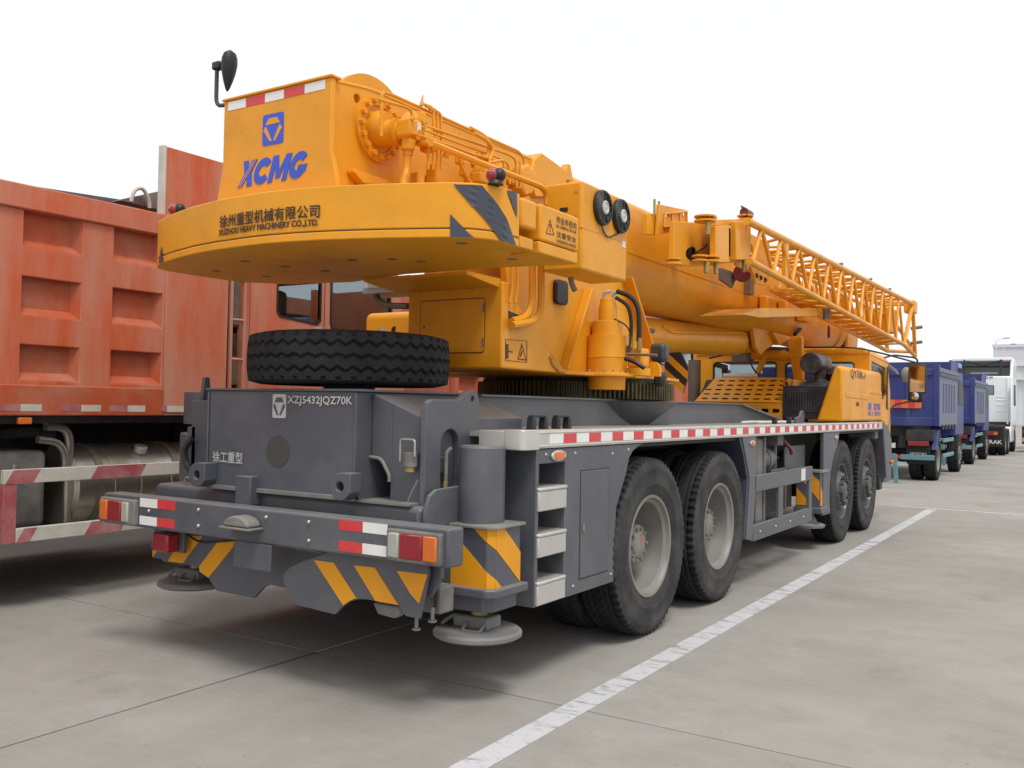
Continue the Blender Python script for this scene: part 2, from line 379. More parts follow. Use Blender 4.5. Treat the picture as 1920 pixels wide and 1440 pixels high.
structure('bay_line', strip((-2.345, .6), (-2.36, 16.88), .145), 'line_paint')
structure('bay_end_line', strip((-7.5, 17.35), (8, 16.35), .09), 'line_paint')
structure('bay_line', strip((-.4, 36.8), (-1.1, 44), .15), 'line_paint')

# ---------------------------------------------------------------- far buildings and lamps
def sheet_wall(mb, x0, x1, y, z0, z1, pitch=1.2, d=.12):
    """profiled sheet metal: a real zigzag section"""
    n = int((x1 - x0) / pitch); pts = []
    for i in range(n):
        a = x0 + i * pitch
        pts += [(a, y), (a + pitch * .35, y), (a + pitch * .5, y + d), (a + pitch * .85, y + d)]
    pts += [(x1, y), (x1, y + 1.0), (x0, y + 1.0)]
    mb.prism(pts, 'z', z0, z1); return mb
fb = thing('factory_building', (-2, 180, 0), 'pale grey flat-roofed factory block rising behind the white lorry cabs', 'building')
part('wall', MB().box((-15.6, 180, 0), (40, 215, 13.2)), 'wall_grey', fb)
part('parapet', MB().box((-15.75, 179.8, 13.203), (40.1, 180.6, 13.75)), 'wall_grey', fb)
for i in range(8): 
    wn = part('window', MB().box((-9 + i * 6, 179.9, 10.6), (-5.5 + i * 6, 180.02, 11.2)), 'navy', fb)
    part('sill', MB().box((-9.1 + i * 6, 179.7, 10.45), (-5.4 + i * 6, 179.98, 10.57)), 'wall_light', wn)
wh = thing('warehouse', (-22, 168, 0), 'low grey warehouse clad in ribbed sheet metal', 'building')
part('wall', sheet_wall(MB(), -34, 30, 168, 0, 9.4), 'wall_light', wh)
part('eaves_band', MB().box((-34.2, 167.6, 9.403), (30.2, 171, 10.2)), 'wall_grey', wh)
part('gutter', MB().box((-34, 167.4, 7.2), (30, 167.9, 7.7)), 'wall_grey', wh)
sh = thing('workshop_shed', (-60, 60, 0), 'long workshop shed with pale walls under a blue roof', 'building')
part('wall', sheet_wall(MB(), -90, -36, 62, 0, 7.0), 'wall_light', sh)
part('roof', MB().prism([(61.2, 7.003), (61.2, 7.9), (75, 11.0), (89, 7.9), (89, 7.003)], 'x', -90.5, -35.5), 'roof_blue', sh)
for i, (px, py, yy, h) in enumerate([(1867, 637, 150, 13.9), (1881, 648, 160, 13.6)]):
    b0 = P(px, 760, y=yy); zt = P(px, py, y=yy).z
    lp = thing('street_lamp', (b0.x, yy, 0), ['tall thin street lamp with a single arm above the factory roof', 'shorter thin street lamp behind the taller one above the factory roof'][i], 'street lamp', 'street lamps behind the yard')
    part('pole', MB().cyl((b0.x, yy, 0), (b0.x, yy, zt - .3), .12, 8, .07), 'wall_light', lp)
    part('arm', MB().tube([(b0.x, yy, zt - .35), (b0.x + .3, yy, zt), (b0.x + 1.2, yy, zt + .18)], .05, 6, .2), 'wall_light', lp)
    part('lantern', MB().cbox((b0.x + 1.35, yy, zt + .2), (.8, .3, .14)), 'white_shade', lp, bev=.04)

# ================================================================ wheels
def tyre_mesh(name, Rt, wd, rr, pattern, m, na=None):
    """tyre around the x axis, outer side at +x, with the tread cut as geometry"""
    na = na or (360 if pattern == 'zigzag' else 252); half = wd / 2
    prof = []                                   # (x, radius, tread?)
    side = [(-half * .80, rr), (-half * .97, rr + .05), (-half * .985, rr + .075), (-half * 1.005, rr + .08), (-half * 1.005, rr + .09), (-half * .995, rr + .095), (-half, rr + (Rt - rr) * .5), (-half * .985, Rt - .095), (-half * 1.0, Rt - .09), (-half * .97, Rt - .065), (-half * .90, Rt - .022)]
    for x, r in side: prof.append((x, r, 0))
    nt_ = 38 if pattern == 'zigzag' else 22
    for k in range(nt_ + 1): 
        t = -1 + 2 * k / nt_; prof.append((t * half * .86, Rt - .010 * t * t, 1))
    for x, r in side[::-1]: prof.append((-x, r, 0))
    v = []; f = []; n = len(prof)
    for i in range(na):
        a = 2 * math.pi * i / na; ca, sa = math.cos(a), math.sin(a)
        for x, r, tr in prof:
            if tr:
                if pattern == 'zigzag':
                    ph = (i % 8) / 8; zz = (abs(ph - .5) * 4 - 1) * .0125
                    u = x / (half * .86)
                    for gc in (-.56, 0, .56):
                        if abs(x - zz - gc * half * .86) < .0078: r -= .017
                    if abs(u) > .88 and ph < .2: r -= .018
                else:
                    ph = ((i + (2 if x > 0 else 0)) % 4) / 4; u = abs(x) / (half * .86)
                    if u > .62 and ph < .34: r -= .017
                    elif .32 < u < .44: r -= .013
                    elif u <= .32 and ((i + int((x + 1) * 60)) % 4) < 1: r -= .012
                    if .62 < u < .68: r -= .012
            elif abs(x) > half * .88 and abs(x) < half * .95 and pattern != 'zigzag':
                if ((i + (2 if x > 0 else 0)) % 4) / 4 < .34: r -= .012
            v.append((x, r * ca, r * sa))
    for i in range(na):
        j = (i + 1) % na
        for k in range(n - 1): f.append((i * n + k, i * n + k + 1, j * n + k + 1, j * n + k))
    me = bpy.data.meshes.new(name); me.from_pydata(v, [], f)
    for q in (m if isinstance(m, (list, tuple)) else [m]): me.materials.append(MATS[q])
    if isinstance(m, (list, tuple)):
        for p_ in me.polygons:
            k = p_.index % (n - 1)
            p_.material_index = 1 if (k < 10 or k >= n - 11) else 0
    bm = bmesh.new(); bm.from_mesh(me); bmesh.ops.recalc_face_normals(bm, faces=bm.faces[:]); bm.to_mesh(me); bm.free()
    me.shade_smooth(); me.set_sharp_from_angle(angle=R(38)); return me
def meshof(name, mb, m, ang=32):
    me = bpy.data.meshes.new(name); me.from_pydata(mb.v, [], mb.f); me.materials.append(MATS[m])
    bm = bmesh.new(); bm.from_mesh(me); bmesh.ops.recalc_face_normals(bm, faces=bm.faces[:]); bm.to_mesh(me); bm.free()
    me.shade_smooth(); me.set_sharp_from_angle(angle=R(ang)); return me
X_ = Vector((1, 0, 0)); O_ = Vector((0, 0, 0))
def ring_bolts(x, r, n, br, L=.03):
    mb = MB()
    for i in range(n):
        a = 2 * math.pi * i / n; c = Vector((x, r * math.cos(a), r * math.sin(a))); mb.cyl(c, c + X_ * L, br, 6)
    return mb
def wheel_kit(key, Rt, wd, rr, deep, tm, rm, hm, na=None):
    h = wd / 2; k = {}
    k['tyre'] = tyre_mesh(key + '_tyre', Rt, wd, rr, 'lug', tm, na)
    if deep:      # rear dual: barrel seen from outside, disc far inside, hub poking out
        pr = [(h * .80, rr + .012), (h * .88, rr + .006), (h * .86, rr - .012), (h * .70, rr - .022), (h * .60, rr - .045), (-h * .9, rr - .06), (-h * 1.3, rr - .10), (-h * 1.3, .13), (-h * 1.3, .05)]
        k['wheel'] = meshof(key + '_rim', MB().lathe(O_, X_, pr, 48, cap=False), rm)
        hb = MB().lathe(O_, X_, [(-h * 1.3, .20), (-h * .5, .165), (-h * .1, .15), (h * .16, .142), (h * .22, .132), (h * .22, .10), (h * .30, .092), (h * .36, .06), (h * .36, .001)], 28, cap=False)
        k['hub'] = meshof(key + '_hub', hb, hm); k['nut'] = (meshof(key + '_nut', MB().cyl(O_, X_ * .02, .0115, 6), hm), h * .215, .116, 10)
    else:         # front: disc bulging outwards with a ring of nuts
        pr = [(h * .80, rr + .012), (h * .88, rr + .004), (h * .84, rr - .014), (h * .50, rr - .035), (h * .44, rr - .055), (h * .62, rr - .085), (h * .92, rr - .115), (h * .97, rr - .14), (h * .90, rr - .155), (h * .86, .13), (h * .84, .01)]
        k['wheel'] = meshof(key + '_rim', MB().lathe(O_, X_, pr, 48, cap=False), rm)
        hb = MB().lathe(O_, X_, [(h * .80, .135), (h * .95, .128), (h * 1.12, .105), (h * 1.16, .08), (h * 1.16, .001)], 24, cap=False)
        k['hub'] = meshof(key + '_hub', hb, hm); k['nut'] = (meshof(key + '_nut', MB().cyl(O_, X_ * .05, .018, 6), hm), h * .90, .165, 10)
    return k
def put(name, me, parent, loc, rot=(0, 0, 0)):
    o = bpy.data.objects.new(name, me); COL.objects.link(o); o.parent = parent; o.location = loc; o.rotation_euler = rot; return o
def add_wheel(kit, parent, c, side=1, spin=0, detail=True):
    base = WORLD.get(parent.name, parent.location)
    wl = put('wheel', kit['wheel'], parent, Vector(c) - base, (0, 0, 0 if side > 0 else math.pi)); wl.rotation_euler.x = spin
    put('tyre', kit['tyre'], wl, (0, 0, 0))
    if detail: put('hub', kit['hub'], wl, (0, 0, 0)); 
    if detail:
        me, nx, nr, nn = kit['nut']
        for i in range(nn): put('nut', me, wl, (nx, nr * math.cos(2 * math.pi * i / nn), nr * math.sin(2 * math.pi * i / nn)))
    return wl
CR_REAR = wheel_kit('crane_rear', .628, .31, .352, True, ['rubber', 'rubber_worn'], 'rim', 'hub')
CR_FRONT = wheel_kit('crane_front', .628, .31, .335, False, ['rubber', 'rubber_worn'], 'steel_wheel', 'steel_wheel')
TRUCK = wheel_kit('truck', .52, .29, .30, True, 'rubber', 'rim', 'hub', 96)
TRUCK_F = wheel_kit('truck_front', .52, .29, .30, False, 'rubber', 'rim', 'hub', 96)

# ================================================================ the mobile crane : carrier
XC = -4.05; XS = -2.67
CR = thing('mobile_crane', (XC, 8.8, 0), 'yellow four-axle mobile crane with grey carrier, folded lattice jib and spare wheel', 'crane')
def sx(q, x=-2.68): p = P(*q, x=x); return (p.y, p.z)
def sy(q, y): p = P(*q, y=y); return (p.x, p.z)
# --- rear bumper beam
BY = 3.66
part_b = part('rear_bumper', MB().box((-5.43, BY, .802), (XS, BY + .13, .994)), 'grey', CR, bev=.012)
for (a, b_, c_) in [((264, 931.6), 'tape_white', (295.5, 951)), ]: pass
def tape(x0, x1, z0, z1, m): return part('reflective_strip', MB().box((x0, BY - .002, z0), (x1, BY + .01, z1)), m, part_b)
for z0, z1 in ((.932, .986), (.822, .876)):
    tape(-5.052, -4.884, z0, z1, 'tape_white'); tape(-4.882, -4.716, z0, z1, 'tape_red')
    tape(-3.385, -3.222, z0, z1, 'tape_red'); tape(-3.220, -3.055, z0, z1, 'tape_white')
for px, py in ((280, 958), (373, 956), (373, 986), (580, 979), (580, 1014), (500, 970)):
    x, z = sy((px, py), BY); part('bolt', MB().ball((x, BY - .003, z), .012, 10, 6), 'bolt', part_b)
# tail lamps: housing + coloured lenses
for s, x0, x1 in ((1, -3.04, -2.70), (-1, -5.425, -5.07)):
    tl = part('tail_lamp', MB().box((x0, BY - .03, .812), (x1, BY + .02, .972)), 'box_grey', CR, bev=.010)
    cols = [('lens_clear', .24), ('lens_red', .47), ('lens_amber', .29)]
    a = x0 + .014 if s > 0 else x1 - .05; wdt = (x1 - x0) - (.028 if s > 0 else .06)
    for m_, fr in cols:
        e = a + s * wdt * fr
        part('lens', MB().box((a + s * .004, BY - .042, .83), (e - s * .004, BY - .01, .955)), m_, tl, bev=.008)
        a = e
part('fog_lamp', MB().box((-4.985, 3.70, .655), (-4.84, 3.80, .775)), 'lens_red', CR, bev=.015)
part('fog_lamp_bracket', MB().box((-4.98, 3.795, .65), (-4.80, 3.82, .80)), 'grey', CR, bev=.004)
# number plate lamp and plates
x, z = sy((466, 985), BY)
pl = part('plate_lamp', MB().prism(arc(x, z + .0, .105, 0, 180, 12, .062), 'y', BY - .10, BY - .0), 'box_grey', CR, bev=.012)
part('lamp_base', MB().box((x - .125, BY - .112, z - .014), (x + .125, BY - .001, z - .002)), 'box_grey', pl, bev=.004)
part('plate_panel', MB().box((sy((440, 1015), 3.655)[0], 3.650, .655), (sy((509, 1050), 3.655)[0], 3.658, .80)), 'grey', CR, bev=.002)
part('tow_post', MB().box((sy((446, 900), 3.82)[0], 3.80, .985), (sy((488, 900), 3.82)[0] - .06, 3.93, 1.155)), 'grey', CR, bev=.006)
part('beacon_plug', MB().cyl((-4.38, 3.845, 1.115), (-4.38, 3.845, 1.15), .014, 10), 'bolt', CR)
# --- striped skirts below the bumper
LY = 3.86
lo = [sy(q, LY) for q in ((290, 985), (286, 1045), (373, 1063), (374, 1072), (391, 1084), (407, 1108), (476, 1121), (494, 1101), (507, 1096), (527, 1101), (590, 1110), (620, 1040))]
sk = part('rear_skirt', MB().prism(lo, 'y', LY, LY + .02), 'grey', CR)
def stripe(par, pts, y, m='yellow', name='warning_stripe'): return part(name, MB().prism([sy(q, y) for q in pts], 'y', y - .003, y + .004), m, par)
stripe(sk, ((286.5, 1031), (297, 1031), (286.5, 1044)), LY)
stripe(sk, ((348, 1003), (380, 1006), (343, 1056), (315, 1052)), LY); stripe(sk, ((412, 1012), (439, 1015), (438, 1025), (391, 1083), (374.5, 1071), (374, 1062)), LY)
RY = 3.74
ro = [sy(q, RY) for q in ((617, 1036), (575, 1050), (541, 1065), (529, 1081), (537, 1106), (552, 1133), (628, 1152), (640, 1139), (655, 1128), (672, 1123), (690, 1124), (748, 1135), (761, 1155), (786, 1160), (794, 1120), (803, 1077), (800, 1050), (800, 1030))]
sk = part('rear_skirt', MB().prism(ro, 'y', RY, RY + .02), 'grey', CR)
stripe(sk, ((589, 1050), (626, 1055), (668, 1121), (655, 1127), (644, 1135)), RY); stripe(sk, ((664, 1060), (703, 1064), (747, 1134), (712, 1128), (704, 1126)), RY)
stripe(sk, ((744, 1070), (802, 1077), (786, 1132), (770, 1113)), RY)
part('tow_hook', MB().prism([sy(q, 3.85) for q in ((705, 1128), (750, 1136), (758, 1150), (745, 1158), (715, 1150))], 'y', 3.82, 3.88), 'box_grey', CR, bev=.008)
part('leg_bracket', MB().prism([sy(q, 3.80) for q in ((803, 1050), (830, 1052), (828, 1085), (808, 1120), (800, 1110))], 'y', 3.79, 3.82), 'grey', CR)
for px, py in ((781, 1165), (811, 1150)):
    x, z = sy((px, py), 3.82); b_ = part('stop_bolt', MB().cyl((x, 3.82, z - .035), (x, 3.82, z + .03), .010, 8), 'grey_dusty', CR)
    part('bolt_head', MB().cyl((x, 3.82, z - .045), (x, 3.82, z - .034), .022, 6), 'grey_dusty', b_)
part('hydraulic_block', MB().box((-2.98, 3.86, .52), (-2.86, 3.98, .66)), 'box_grey', CR, bev=.01)
# --- rear outrigger beam, rear box with raised lettering
part('outrigger_beam_box', MB().box((-5.22, 3.885, .70), (-3.02, 4.30, 1.055)), 'grey', CR, bev=.03)
for a, b_ in (((390, 905), (640, 931)),):
    part('weld_ledge', MB().box((-4.66, 3.845, 1.058), (-3.46, 3.89, 1.085)), 'grey_dusty', CR, bev=.004)
PY = 3.86
rb = part('rear_box', MB().box((-4.675, PY, 1.06), (-3.46, 5.0, 1.664)), 'grey', CR, bev=.006)
part('top_lip', MB().box((-4.70, PY - .012, 1.664), (-3.43, 5.0, 1.678)), 'grey', rb, bev=.003)
x, z = sy((521, 846), PY); part('round_cover', MB().lathe((x, PY + .001, z), (0, -1, 0), [(0, .094), (.004, .094), (.004, .001)], 36, cap=False), 'cover_plate', rb)
for px, py in ((377, 890), (645, 912)):
    x, z = sy((px, py), 3.80)
    part('lug', MB().holed([(x + .075, z - .03), (x + .075, z + .075)] + arc(x, z, .075, 90, 320, 14), [arc(x, z, .028, 0, 348, 14)], 'y', 3.765, PY), 'grey', rb, bev=.004)
o = P(541, 752, y=PY); part_w = P(664, 752, y=PY).x - o.x
text('raised_lettering', 'XZJ5432JQZ70K', (o.x, PY - .004, 1.580), (1, 0, 0), (0, 0, 1), part_w - .01, .055, 'print_white', rb, bold=.025, depth=.002)
o = P(400, 868, y=PY); text('raised_lettering', '徐工重型', (o.x, PY - .004, P(400, 866, y=PY).z), (1, 0, 0), (0, 0, 1), P(456, 868, y=PY).x - o.x, .068, 'print_white', rb, bold=.02, depth=.002)
def emblem(par, x0, x1, z0, z1, y, ground_m, fig_m, flip=False):
    """rounded plate with a hexagon of three bars round a downward triangle"""
    b0 = part('emblem_plate', MB().prism(rrect(x0, x1, z0, z1, (x1 - x0) * .10), 'y', y - .003, y + .004), ground_m, par)
    W, H = x1 - x0, z1 - z0; q = lambda a, b: (x0 + a * W, z0 + b * H)
    for pts in ([(.30, .86), (.70, .86), (.84, .66), (.16, .66)], [(.15, .60), (.06, .49), (.36, .12), (.47, .12), (.185, .60)], [(.85, .60), (.94, .49), (.64, .12), (.53, .12), (.815, .60)]):
        part('emblem_bar', MB().prism([q(*p) for p in pts], 'y', y - .005, y - .001), fig_m, b0)
    return b0
emblem(rb, sy((512, 750), PY)[0], sy((537, 750), PY)[0], 1.505, 1.645, PY, 'print_white', 'grey')
# flaring box towards the right jack, with upright plate
part('side_box', MB().prism([(-3.455, 1.655), (-3.09, 1.525), (-3.09, 1.06), (-3.315, 1.06), (-3.315, 1.20), (-3.375, 1.29), (-3.455, 1.295)], 'y', 3.985, 5.0), 'grey', CR, bev=.005)
part('edge_bead', MB().tube([(-3.457, 3.975, 1.30), (-3.375, 3.975, 1.295), (-3.312, 3.975, 1.205), (-3.312, 3.975, 1.17)], .011, 6, .03), 'grey_dusty', CR)
part('box_floor', MB().box((-3.459, 3.87, 1.056), (-3.09, 4.4, 1.068)), 'grey_dusty', CR)
part('box_seam', MB().tube([(-3.31, 3.984, 1.21), (-3.31, 3.984, 1.60)], .005, 5), 'grey', CR)
UX = -3.05
hole = [(4.178 + q[0], q[1]) for q in arc(0, 1.38, .085, 0, 180, 8) + arc(0, 1.18, .085, 180, 360, 8)]
up = part('upright_plate', MB().holed([(3.955, .98), (4.46, .98), (4.46, 1.62)] + [(4.44, 1.66), (4.40, 1.69), (4.35, 1.685), (4.26, 1.63), (4.01, 1.628), (3.97, 1.61), (3.955, 1.57)], [hole, arc(4.39, 1.635, .018, 0, 340, 10)], 'x', UX - .04, UX), 'grey', CR, bev=.006)
part('jack_arm_plate', MB().prism([(3.86, .95), (4.25, .95), (4.25, 1.16), (3.95, 1.15), (3.89, 1.12), (3.86, 1.05)], 'x', -2.99, -2.965), 'grey', CR, bev=.006)
o = P(768, 855, y=3.93); part('plug_socket', MB().cyl((o.x, 3.935, o.z - .06), (o.x, 3.935, o.z + .02), .04, 14), 'box_grey', CR, bev=.004)
part('socket_cap', MB().cyl((o.x, 3.935, o.z - .085), (o.x, 3.935, o.z - .059), .03, 12), 'brass', CR)
part('socket_guard', MB().tube([(o.x - .05, 3.91, o.z - .03), (o.x - .05, 3.91, o.z + .09), (o.x + .05, 3.91, o.z + .09), (o.x + .05, 3.91, o.z)], .006, 6, .02), 'bolt', CR)
part('cable', MB().tube([P(784, 900, y=3.96), P(772, 922, y=3.95), P(764, 942, y=3.95)], .004, 5, .02), 'bolt', CR)
# left counterpart of the upright and the left jack drum
LX = -5.265
part('jack_drum_shield', MB().prism(arc(LX, 4.33, .155, 120, 400, 16) + arc(LX, 4.33, .14, 400, 120, 16), 'z', 1.437, 1.655), 'grey', CR)
part('drum_lug', MB().prism([(4.18, 1.60), (4.26, 1.60), (4.24, 1.76), (4.20, 1.76)], 'x', -5.165, -5.135), 'grey', CR, bev=.006)
part('drum_bracket', MB().box((-5.14, 4.1, 1.0), (-4.70, 4.5, 1.60)), 'grey', CR, bev=.008)
part('left_hose', MB().tube([(-5.06, 4.05, 1.35), (-5.12, 4.03, 1.28), (-5.10, 4.03, 1.18), (-5.02, 4.03, 1.12)], .02, 8, .05), 'hose', CR)
part('hook_bracket', MB().prism([sy(q, 4.12) for q in ((356, 800), (371, 799), (370, 880), (354, 880))], 'y', 4.10, 4.14), 'grey', CR, bev=.004)
part('beam_step', MB().tube([(-5.0, 3.95, 1.055), (-5.0, 3.95, 1.10), (-4.9, 3.95, 1.10), (-4.9, 3.95, 1.055)], .008, 6, .02), 'box_grey', CR)

# --- outriggers (jack box with stripes, cylinder, float)
def outrigger(cx, cy, side, name='rear'):
    bx = part('outrigger', MB().prism([(cx - .20, cy - .15), (cx + .14, cy - .15), (cx + .175, cy - .115), (cx + .175, cy + .13), (cx - .20, cy + .13)], 'z', .60, .945), 'grey', CR, bev=.006)
    part('collar', MB().prism([(cx - .22, cy - .175), (cx + .155, cy - .175), (cx + .20, cy - .13), (cx + .20, cy + .15), (cx - .22, cy + .15)], 'z', .945, .962), 'grey_dusty', bx, bev=.004)
    part('lower_collar', MB().prism([(cx - .24, cy - .195), (cx + .165, cy - .195), (cx + .215, cy - .145), (cx + .215, cy + .16), (cx - .24, cy + .16)], 'z', .585, .632), 'grey', bx, bev=.008)
    part('gland_plate', MB().prism([(cx - .17, cy - .155), (cx + .12, cy - .155), (cx + .165, cy - .11), (cx + .165, cy + .12), (cx - .17, cy + .12)], 'z', .50, .585), 'grey', bx, bev=.008)
    part('jack_cylinder', MB().lathe((cx, cy, .962), (0, 0, 1), [(0, .128), (.405, .128), (.417, .118), (.417, .001)], 32, cap=False), 'grey', bx)
    part('jack_rod', MB().cyl((cx, cy, .40), (cx, cy, .51), .048, 20), 'brass', bx)
    fl = part('float', MB().lathe((cx - .01, cy, .335), (0, 0, 1), [(0, .0), (.0, .225), (.012, .245), (.030, .245), (.042, .232), (.052, .10), (.062, .0)], 40, cap=False), 'grey_dusty', bx)
    part('float_socket', MB().box((cx - .13, cy - .07, .385), (cx + .10, cy + .07, .455)), 'grey_dusty', bx, bev=.012)
    for k in (-1, 1): part('lock_pipe', MB().tube([(cx - .13, cy + k * .04, .445), (cx - .17, cy + k * .05, .42), (cx - .21, cy + k * .06, .385)], .011, 6, .03), 'grey_dusty', bx)
    part('float_handle', MB().tube([(cx - .03, cy - .075, .42), (cx - .03, cy - .125, .385), (cx + .08, cy - .115, .385), (cx + .08, cy - .07, .42)], .009, 6, .02), 'grey_dusty', bx)
    # warning stripes on rear and right faces (one band wraps the corner)
    ya = cy - .15; xb = cx + .175
    def pz(pts, y0, y1, mk):
        mb = MB().loft([[mk(p, y0) for p in pts], [mk(p, y1) for p in pts]]); part('warning_stripe', mb, 'yellow', bx)
    F_ = lambda p, t: Vector((cx - .20 + p[0], ya + t, .632 + p[1]))
    pz([(.11, 0), (.338, 0), (.338, .09), (.11, .285)], -.003, .004, F_)
    pz([(.255, .313), (.338, .245), (.338, .313)], -.003, .004, F_)
    C_ = lambda p, t: Vector((cx + .14 + p[0] * .7071, cy - .15 + p[0] * .7071, .632 + p[1])) + Vector((.7071, -.7071, 0)) * t
    pz([(.0, 0), (.049, 0), (.049, .05), (0, .09)], .003, -.004, C_)
    pz([(.0, .245), (.049, .205), (.049, .313), (0, .313)], .003, -.004, C_)
    S_ = lambda p, t: Vector((xb + t, cy - .115 + p[0], .632 + p[1]))
    pz([(.0, 0), (.06, 0), (0, .05)], .003, -.004, S_); pz([(0, .205), (.21, .03), (.245, .0), (.245, .165), (.075, .313), (0, .313)], .003, -.004, S_)
    return bx
outrigger(-2.875, 4.24, 1); outrigger(-5.225, 4.24, -1)
part('jack_hose', MB().tube([(-3.03, 4.16, 1.36), (-3.04, 4.13, 1.34), (-3.035, 4.12, .98)], .011, 8, .02), 'box_grey', CR)
part('hose_fitting', MB().cyl((-3.035, 4.12, 1.12), (-3.035, 4.12, 1.18), .015, 8), 'brass', CR)
part('hose_clip', MB().box((-3.10, 4.14, 1.22), (-3.045, 4.16, 1.31)), 'grey', CR, bev=.004)

# --- right side cabinet with steps and door
cab_o = [sx(q) for q in ((1000, 1140), (1005, 845))] + [(5.95, 1.355), (5.843, 1.352)] + [sx(q) for q in ((1180, 853), (1173, 890), (1155, 953), (1150, 1090))]
cab_o[0] = (4.489, .47); cab_o[1] = (4.489, 1.355)
cab_o = [(4.489, .47), (4.489, 1.355), (5.93, 1.355), (5.86, 1.34), (5.77, 1.31), (5.718, 1.27), (5.664, 1.154), (5.525, .941), (5.502, .467)]
hole = [(4.525, .50), (4.825, .50), (4.825, 1.275), (4.525, 1.275)]
sc = part('side_cabinet', MB().holed(cab_o, [hole], 'x', -2.70, -2.68), 'grey', CR)
part('cabinet_rear', MB().box((-3.25, 4.489, .47), (-2.7005, 4.505, 1.355)), 'grey', sc)
part('cabinet_floor', MB().box((-3.25, 4.506, .47), (-2.7005, 5.50, .485)), 'dark_frame', sc)
part('step_recess', MB().box((-2.98, 4.52, .50), (-2.96, 4.90, 1.28)), 'dark_frame', sc)
part('recess_wall', MB().box((-2.96, 4.826, .50), (-2.7005, 4.84, 1.28)), 'grey', sc)
part('cabinet_front', MB().box((-3.25, 5.48, .485), (-2.7005, 5.498, .92)), 'grey', sc)
for z in (.475, .745, 1.005):
    st = part('step', MB().box((-2.95, 4.508, z), (-2.665, 4.83, z + .112)), 'alu', sc, bev=.006)
    part('step_lip', MB().box((-2.95, 4.506, z + .1125), (-2.660, 4.832, z + .135)), 'alu', st, bev=.008)
dr = part('cabinet_door', MB().prism([(5.03, .553), (5.405, .553), (5.42, 1.207), (5.03, 1.207)], 'x', -2.682, -2.6755), 'grey', sc, bev=.003)
part('door_gap', MB().holed([(5.022, .545), (5.413, .545), (5.428, 1.215), (5.022, 1.215)], [[(5.029, .552), (5.406, .552), (5.421, 1.208), (5.029, 1.208)]], 'x', -2.6805, -2.679), 'black', sc)
part('latch', MB().cbox((-2.672, 5.06, .86), (.012, .022, .05)), 'box_grey', dr, bev=.004)
def marker(y, z, x=-2.68, s=1.):
    a = part('marker_lamp', MB().prism([(y + q[0], z + q[1]) for q in arc(0, 0, .085 * s, 0, 345, 18, .032 * s)], 'x', x, x + .014), 'alu', CR, bev=.004)
    part('lens', MB().prism(rrect(y - .05 * s, y + .05 * s, z - .021 * s, z + .021 * s, .008), 'x', x + .010, x + .024), 'lens_amber', a, bev=.004)
marker(4.735, 1.315); marker(8.33, 1.30, s=.8); marker(11.52, 1.29, s=.8)

# --- walkway deck with aluminium edge and reflective blocks
dk = part('deck', MB().box((-3.50, 4.36, 1.425), (-2.70, 14.3, 1.452)), 'deck_plate', CR)
rib = MB()
for i in range(150): rib.box((-3.46, 4.42 + i * .065, 1.4525), (-2.76, 4.455 + i * .065, 1.4565))
part('tread_ribs', rib, 'deck_plate', dk, kind='stuff')
pe = [(-2.72, 1.362), (-2.672, 1.362), (-2.668, 1.375), (-2.672, 1.381), (-2.672, 1.446), (-2.667, 1.450), (-2.670, 1.463), (-2.685, 1.468), (-2.72, 1.460)]
de = part('deck_edge', MB().prism(pe, 'y', 4.50, 14.3), 'alu', CR)
de2 = part('deck_edge_rear', MB().box((-2.975, 4.345, 1.365), (-2.80, 4.36, 1.462)), 'alu', CR, bev=.005)
part('deck_corner', MB().prism([(-2.80, 4.34)] + arc(-2.70, 4.37, .036, -90, 0, 6) + [(-2.663, 4.50), (-2.70, 4.50), (-2.72, 4.40), (-2.80, 4.38)], 'z', 1.355, 1.468), 'alu', CR, bev=.005)
pr = pw = None
for k in range(29):
    y = 4.789 + k * .325
    a = part('reflective_block', MB().box((-2.675, y, 1.386), (-2.6695, y + .158, 1.442)), 'tape_red', de)
    a = part('reflective_block', MB().box((-2.675, y - .164, 1.386), (-2.6697, y - .003, 1.442)), 'tape_white', de)
for y in (5.02, 5.33):
    hd = part('grab_handle', MB().prism([(y - .10, 1.457), (y - .05, 1.457), (y - .062, 1.535), (y - .085, 1.535)], 'x', -3.015, -2.965), 'black', CR, bev=.006)
    part('handle_foot', MB().prism([(y + .05, 1.457), (y + .10, 1.457), (y + .085, 1.535), (y + .062, 1.535)], 'x', -3.015, -2.965), 'black', hd, bev=.006)
    part('handle_bar', MB().box((-3.01, y - .08, 1.531), (-2.97, y + .08, 1.545)), 'black', hd, bev=.004)
part('left_deck', MB().box((-5.42, 4.5, 1.36), (-4.62, 13.4, 1.455)), 'deck_plate', CR, bev=.004)

# --- main frame
part('frame_web', MB().prism([(4.95, 1.30), (11.7, 1.30), (11.7, 1.47), (11.5, 1.49), (10.15, 1.655), (4.95, 1.655)], 'x', -3.42, -3.40), 'grey', CR)
part('frame_flange', MB().box((-4.72, 4.95, 1.656), (-3.37, 10.1, 1.672)), 'grey', CR, bev=.003)
part('frame_flange', MB().loft([[(-3.44, 10.101, 1.657), (-3.35, 10.101, 1.657), (-3.35, 10.101, 1.672), (-3.44, 10.101, 1.672)], [(-3.44, 11.6, 1.482), (-3.35, 11.6, 1.482), (-3.35, 11.6, 1.497), (-3.44, 11.6, 1.497)]]), 'grey_dusty', CR)
part('slew_cone', MB().lathe((XC, 7.46, 1.36), (0, 0, 1), [(0, .55), (.295, .93), (.295, .0)], 48, cap=False), 'grey', CR)
for a in (-62, -48, -20, -8): 
    pass
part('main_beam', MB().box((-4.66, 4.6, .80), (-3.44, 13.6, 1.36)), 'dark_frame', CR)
part('under_beam', MB().box((-4.45, 4.3, .62), (-3.65, 15, .80)), 'dark_frame', CR)
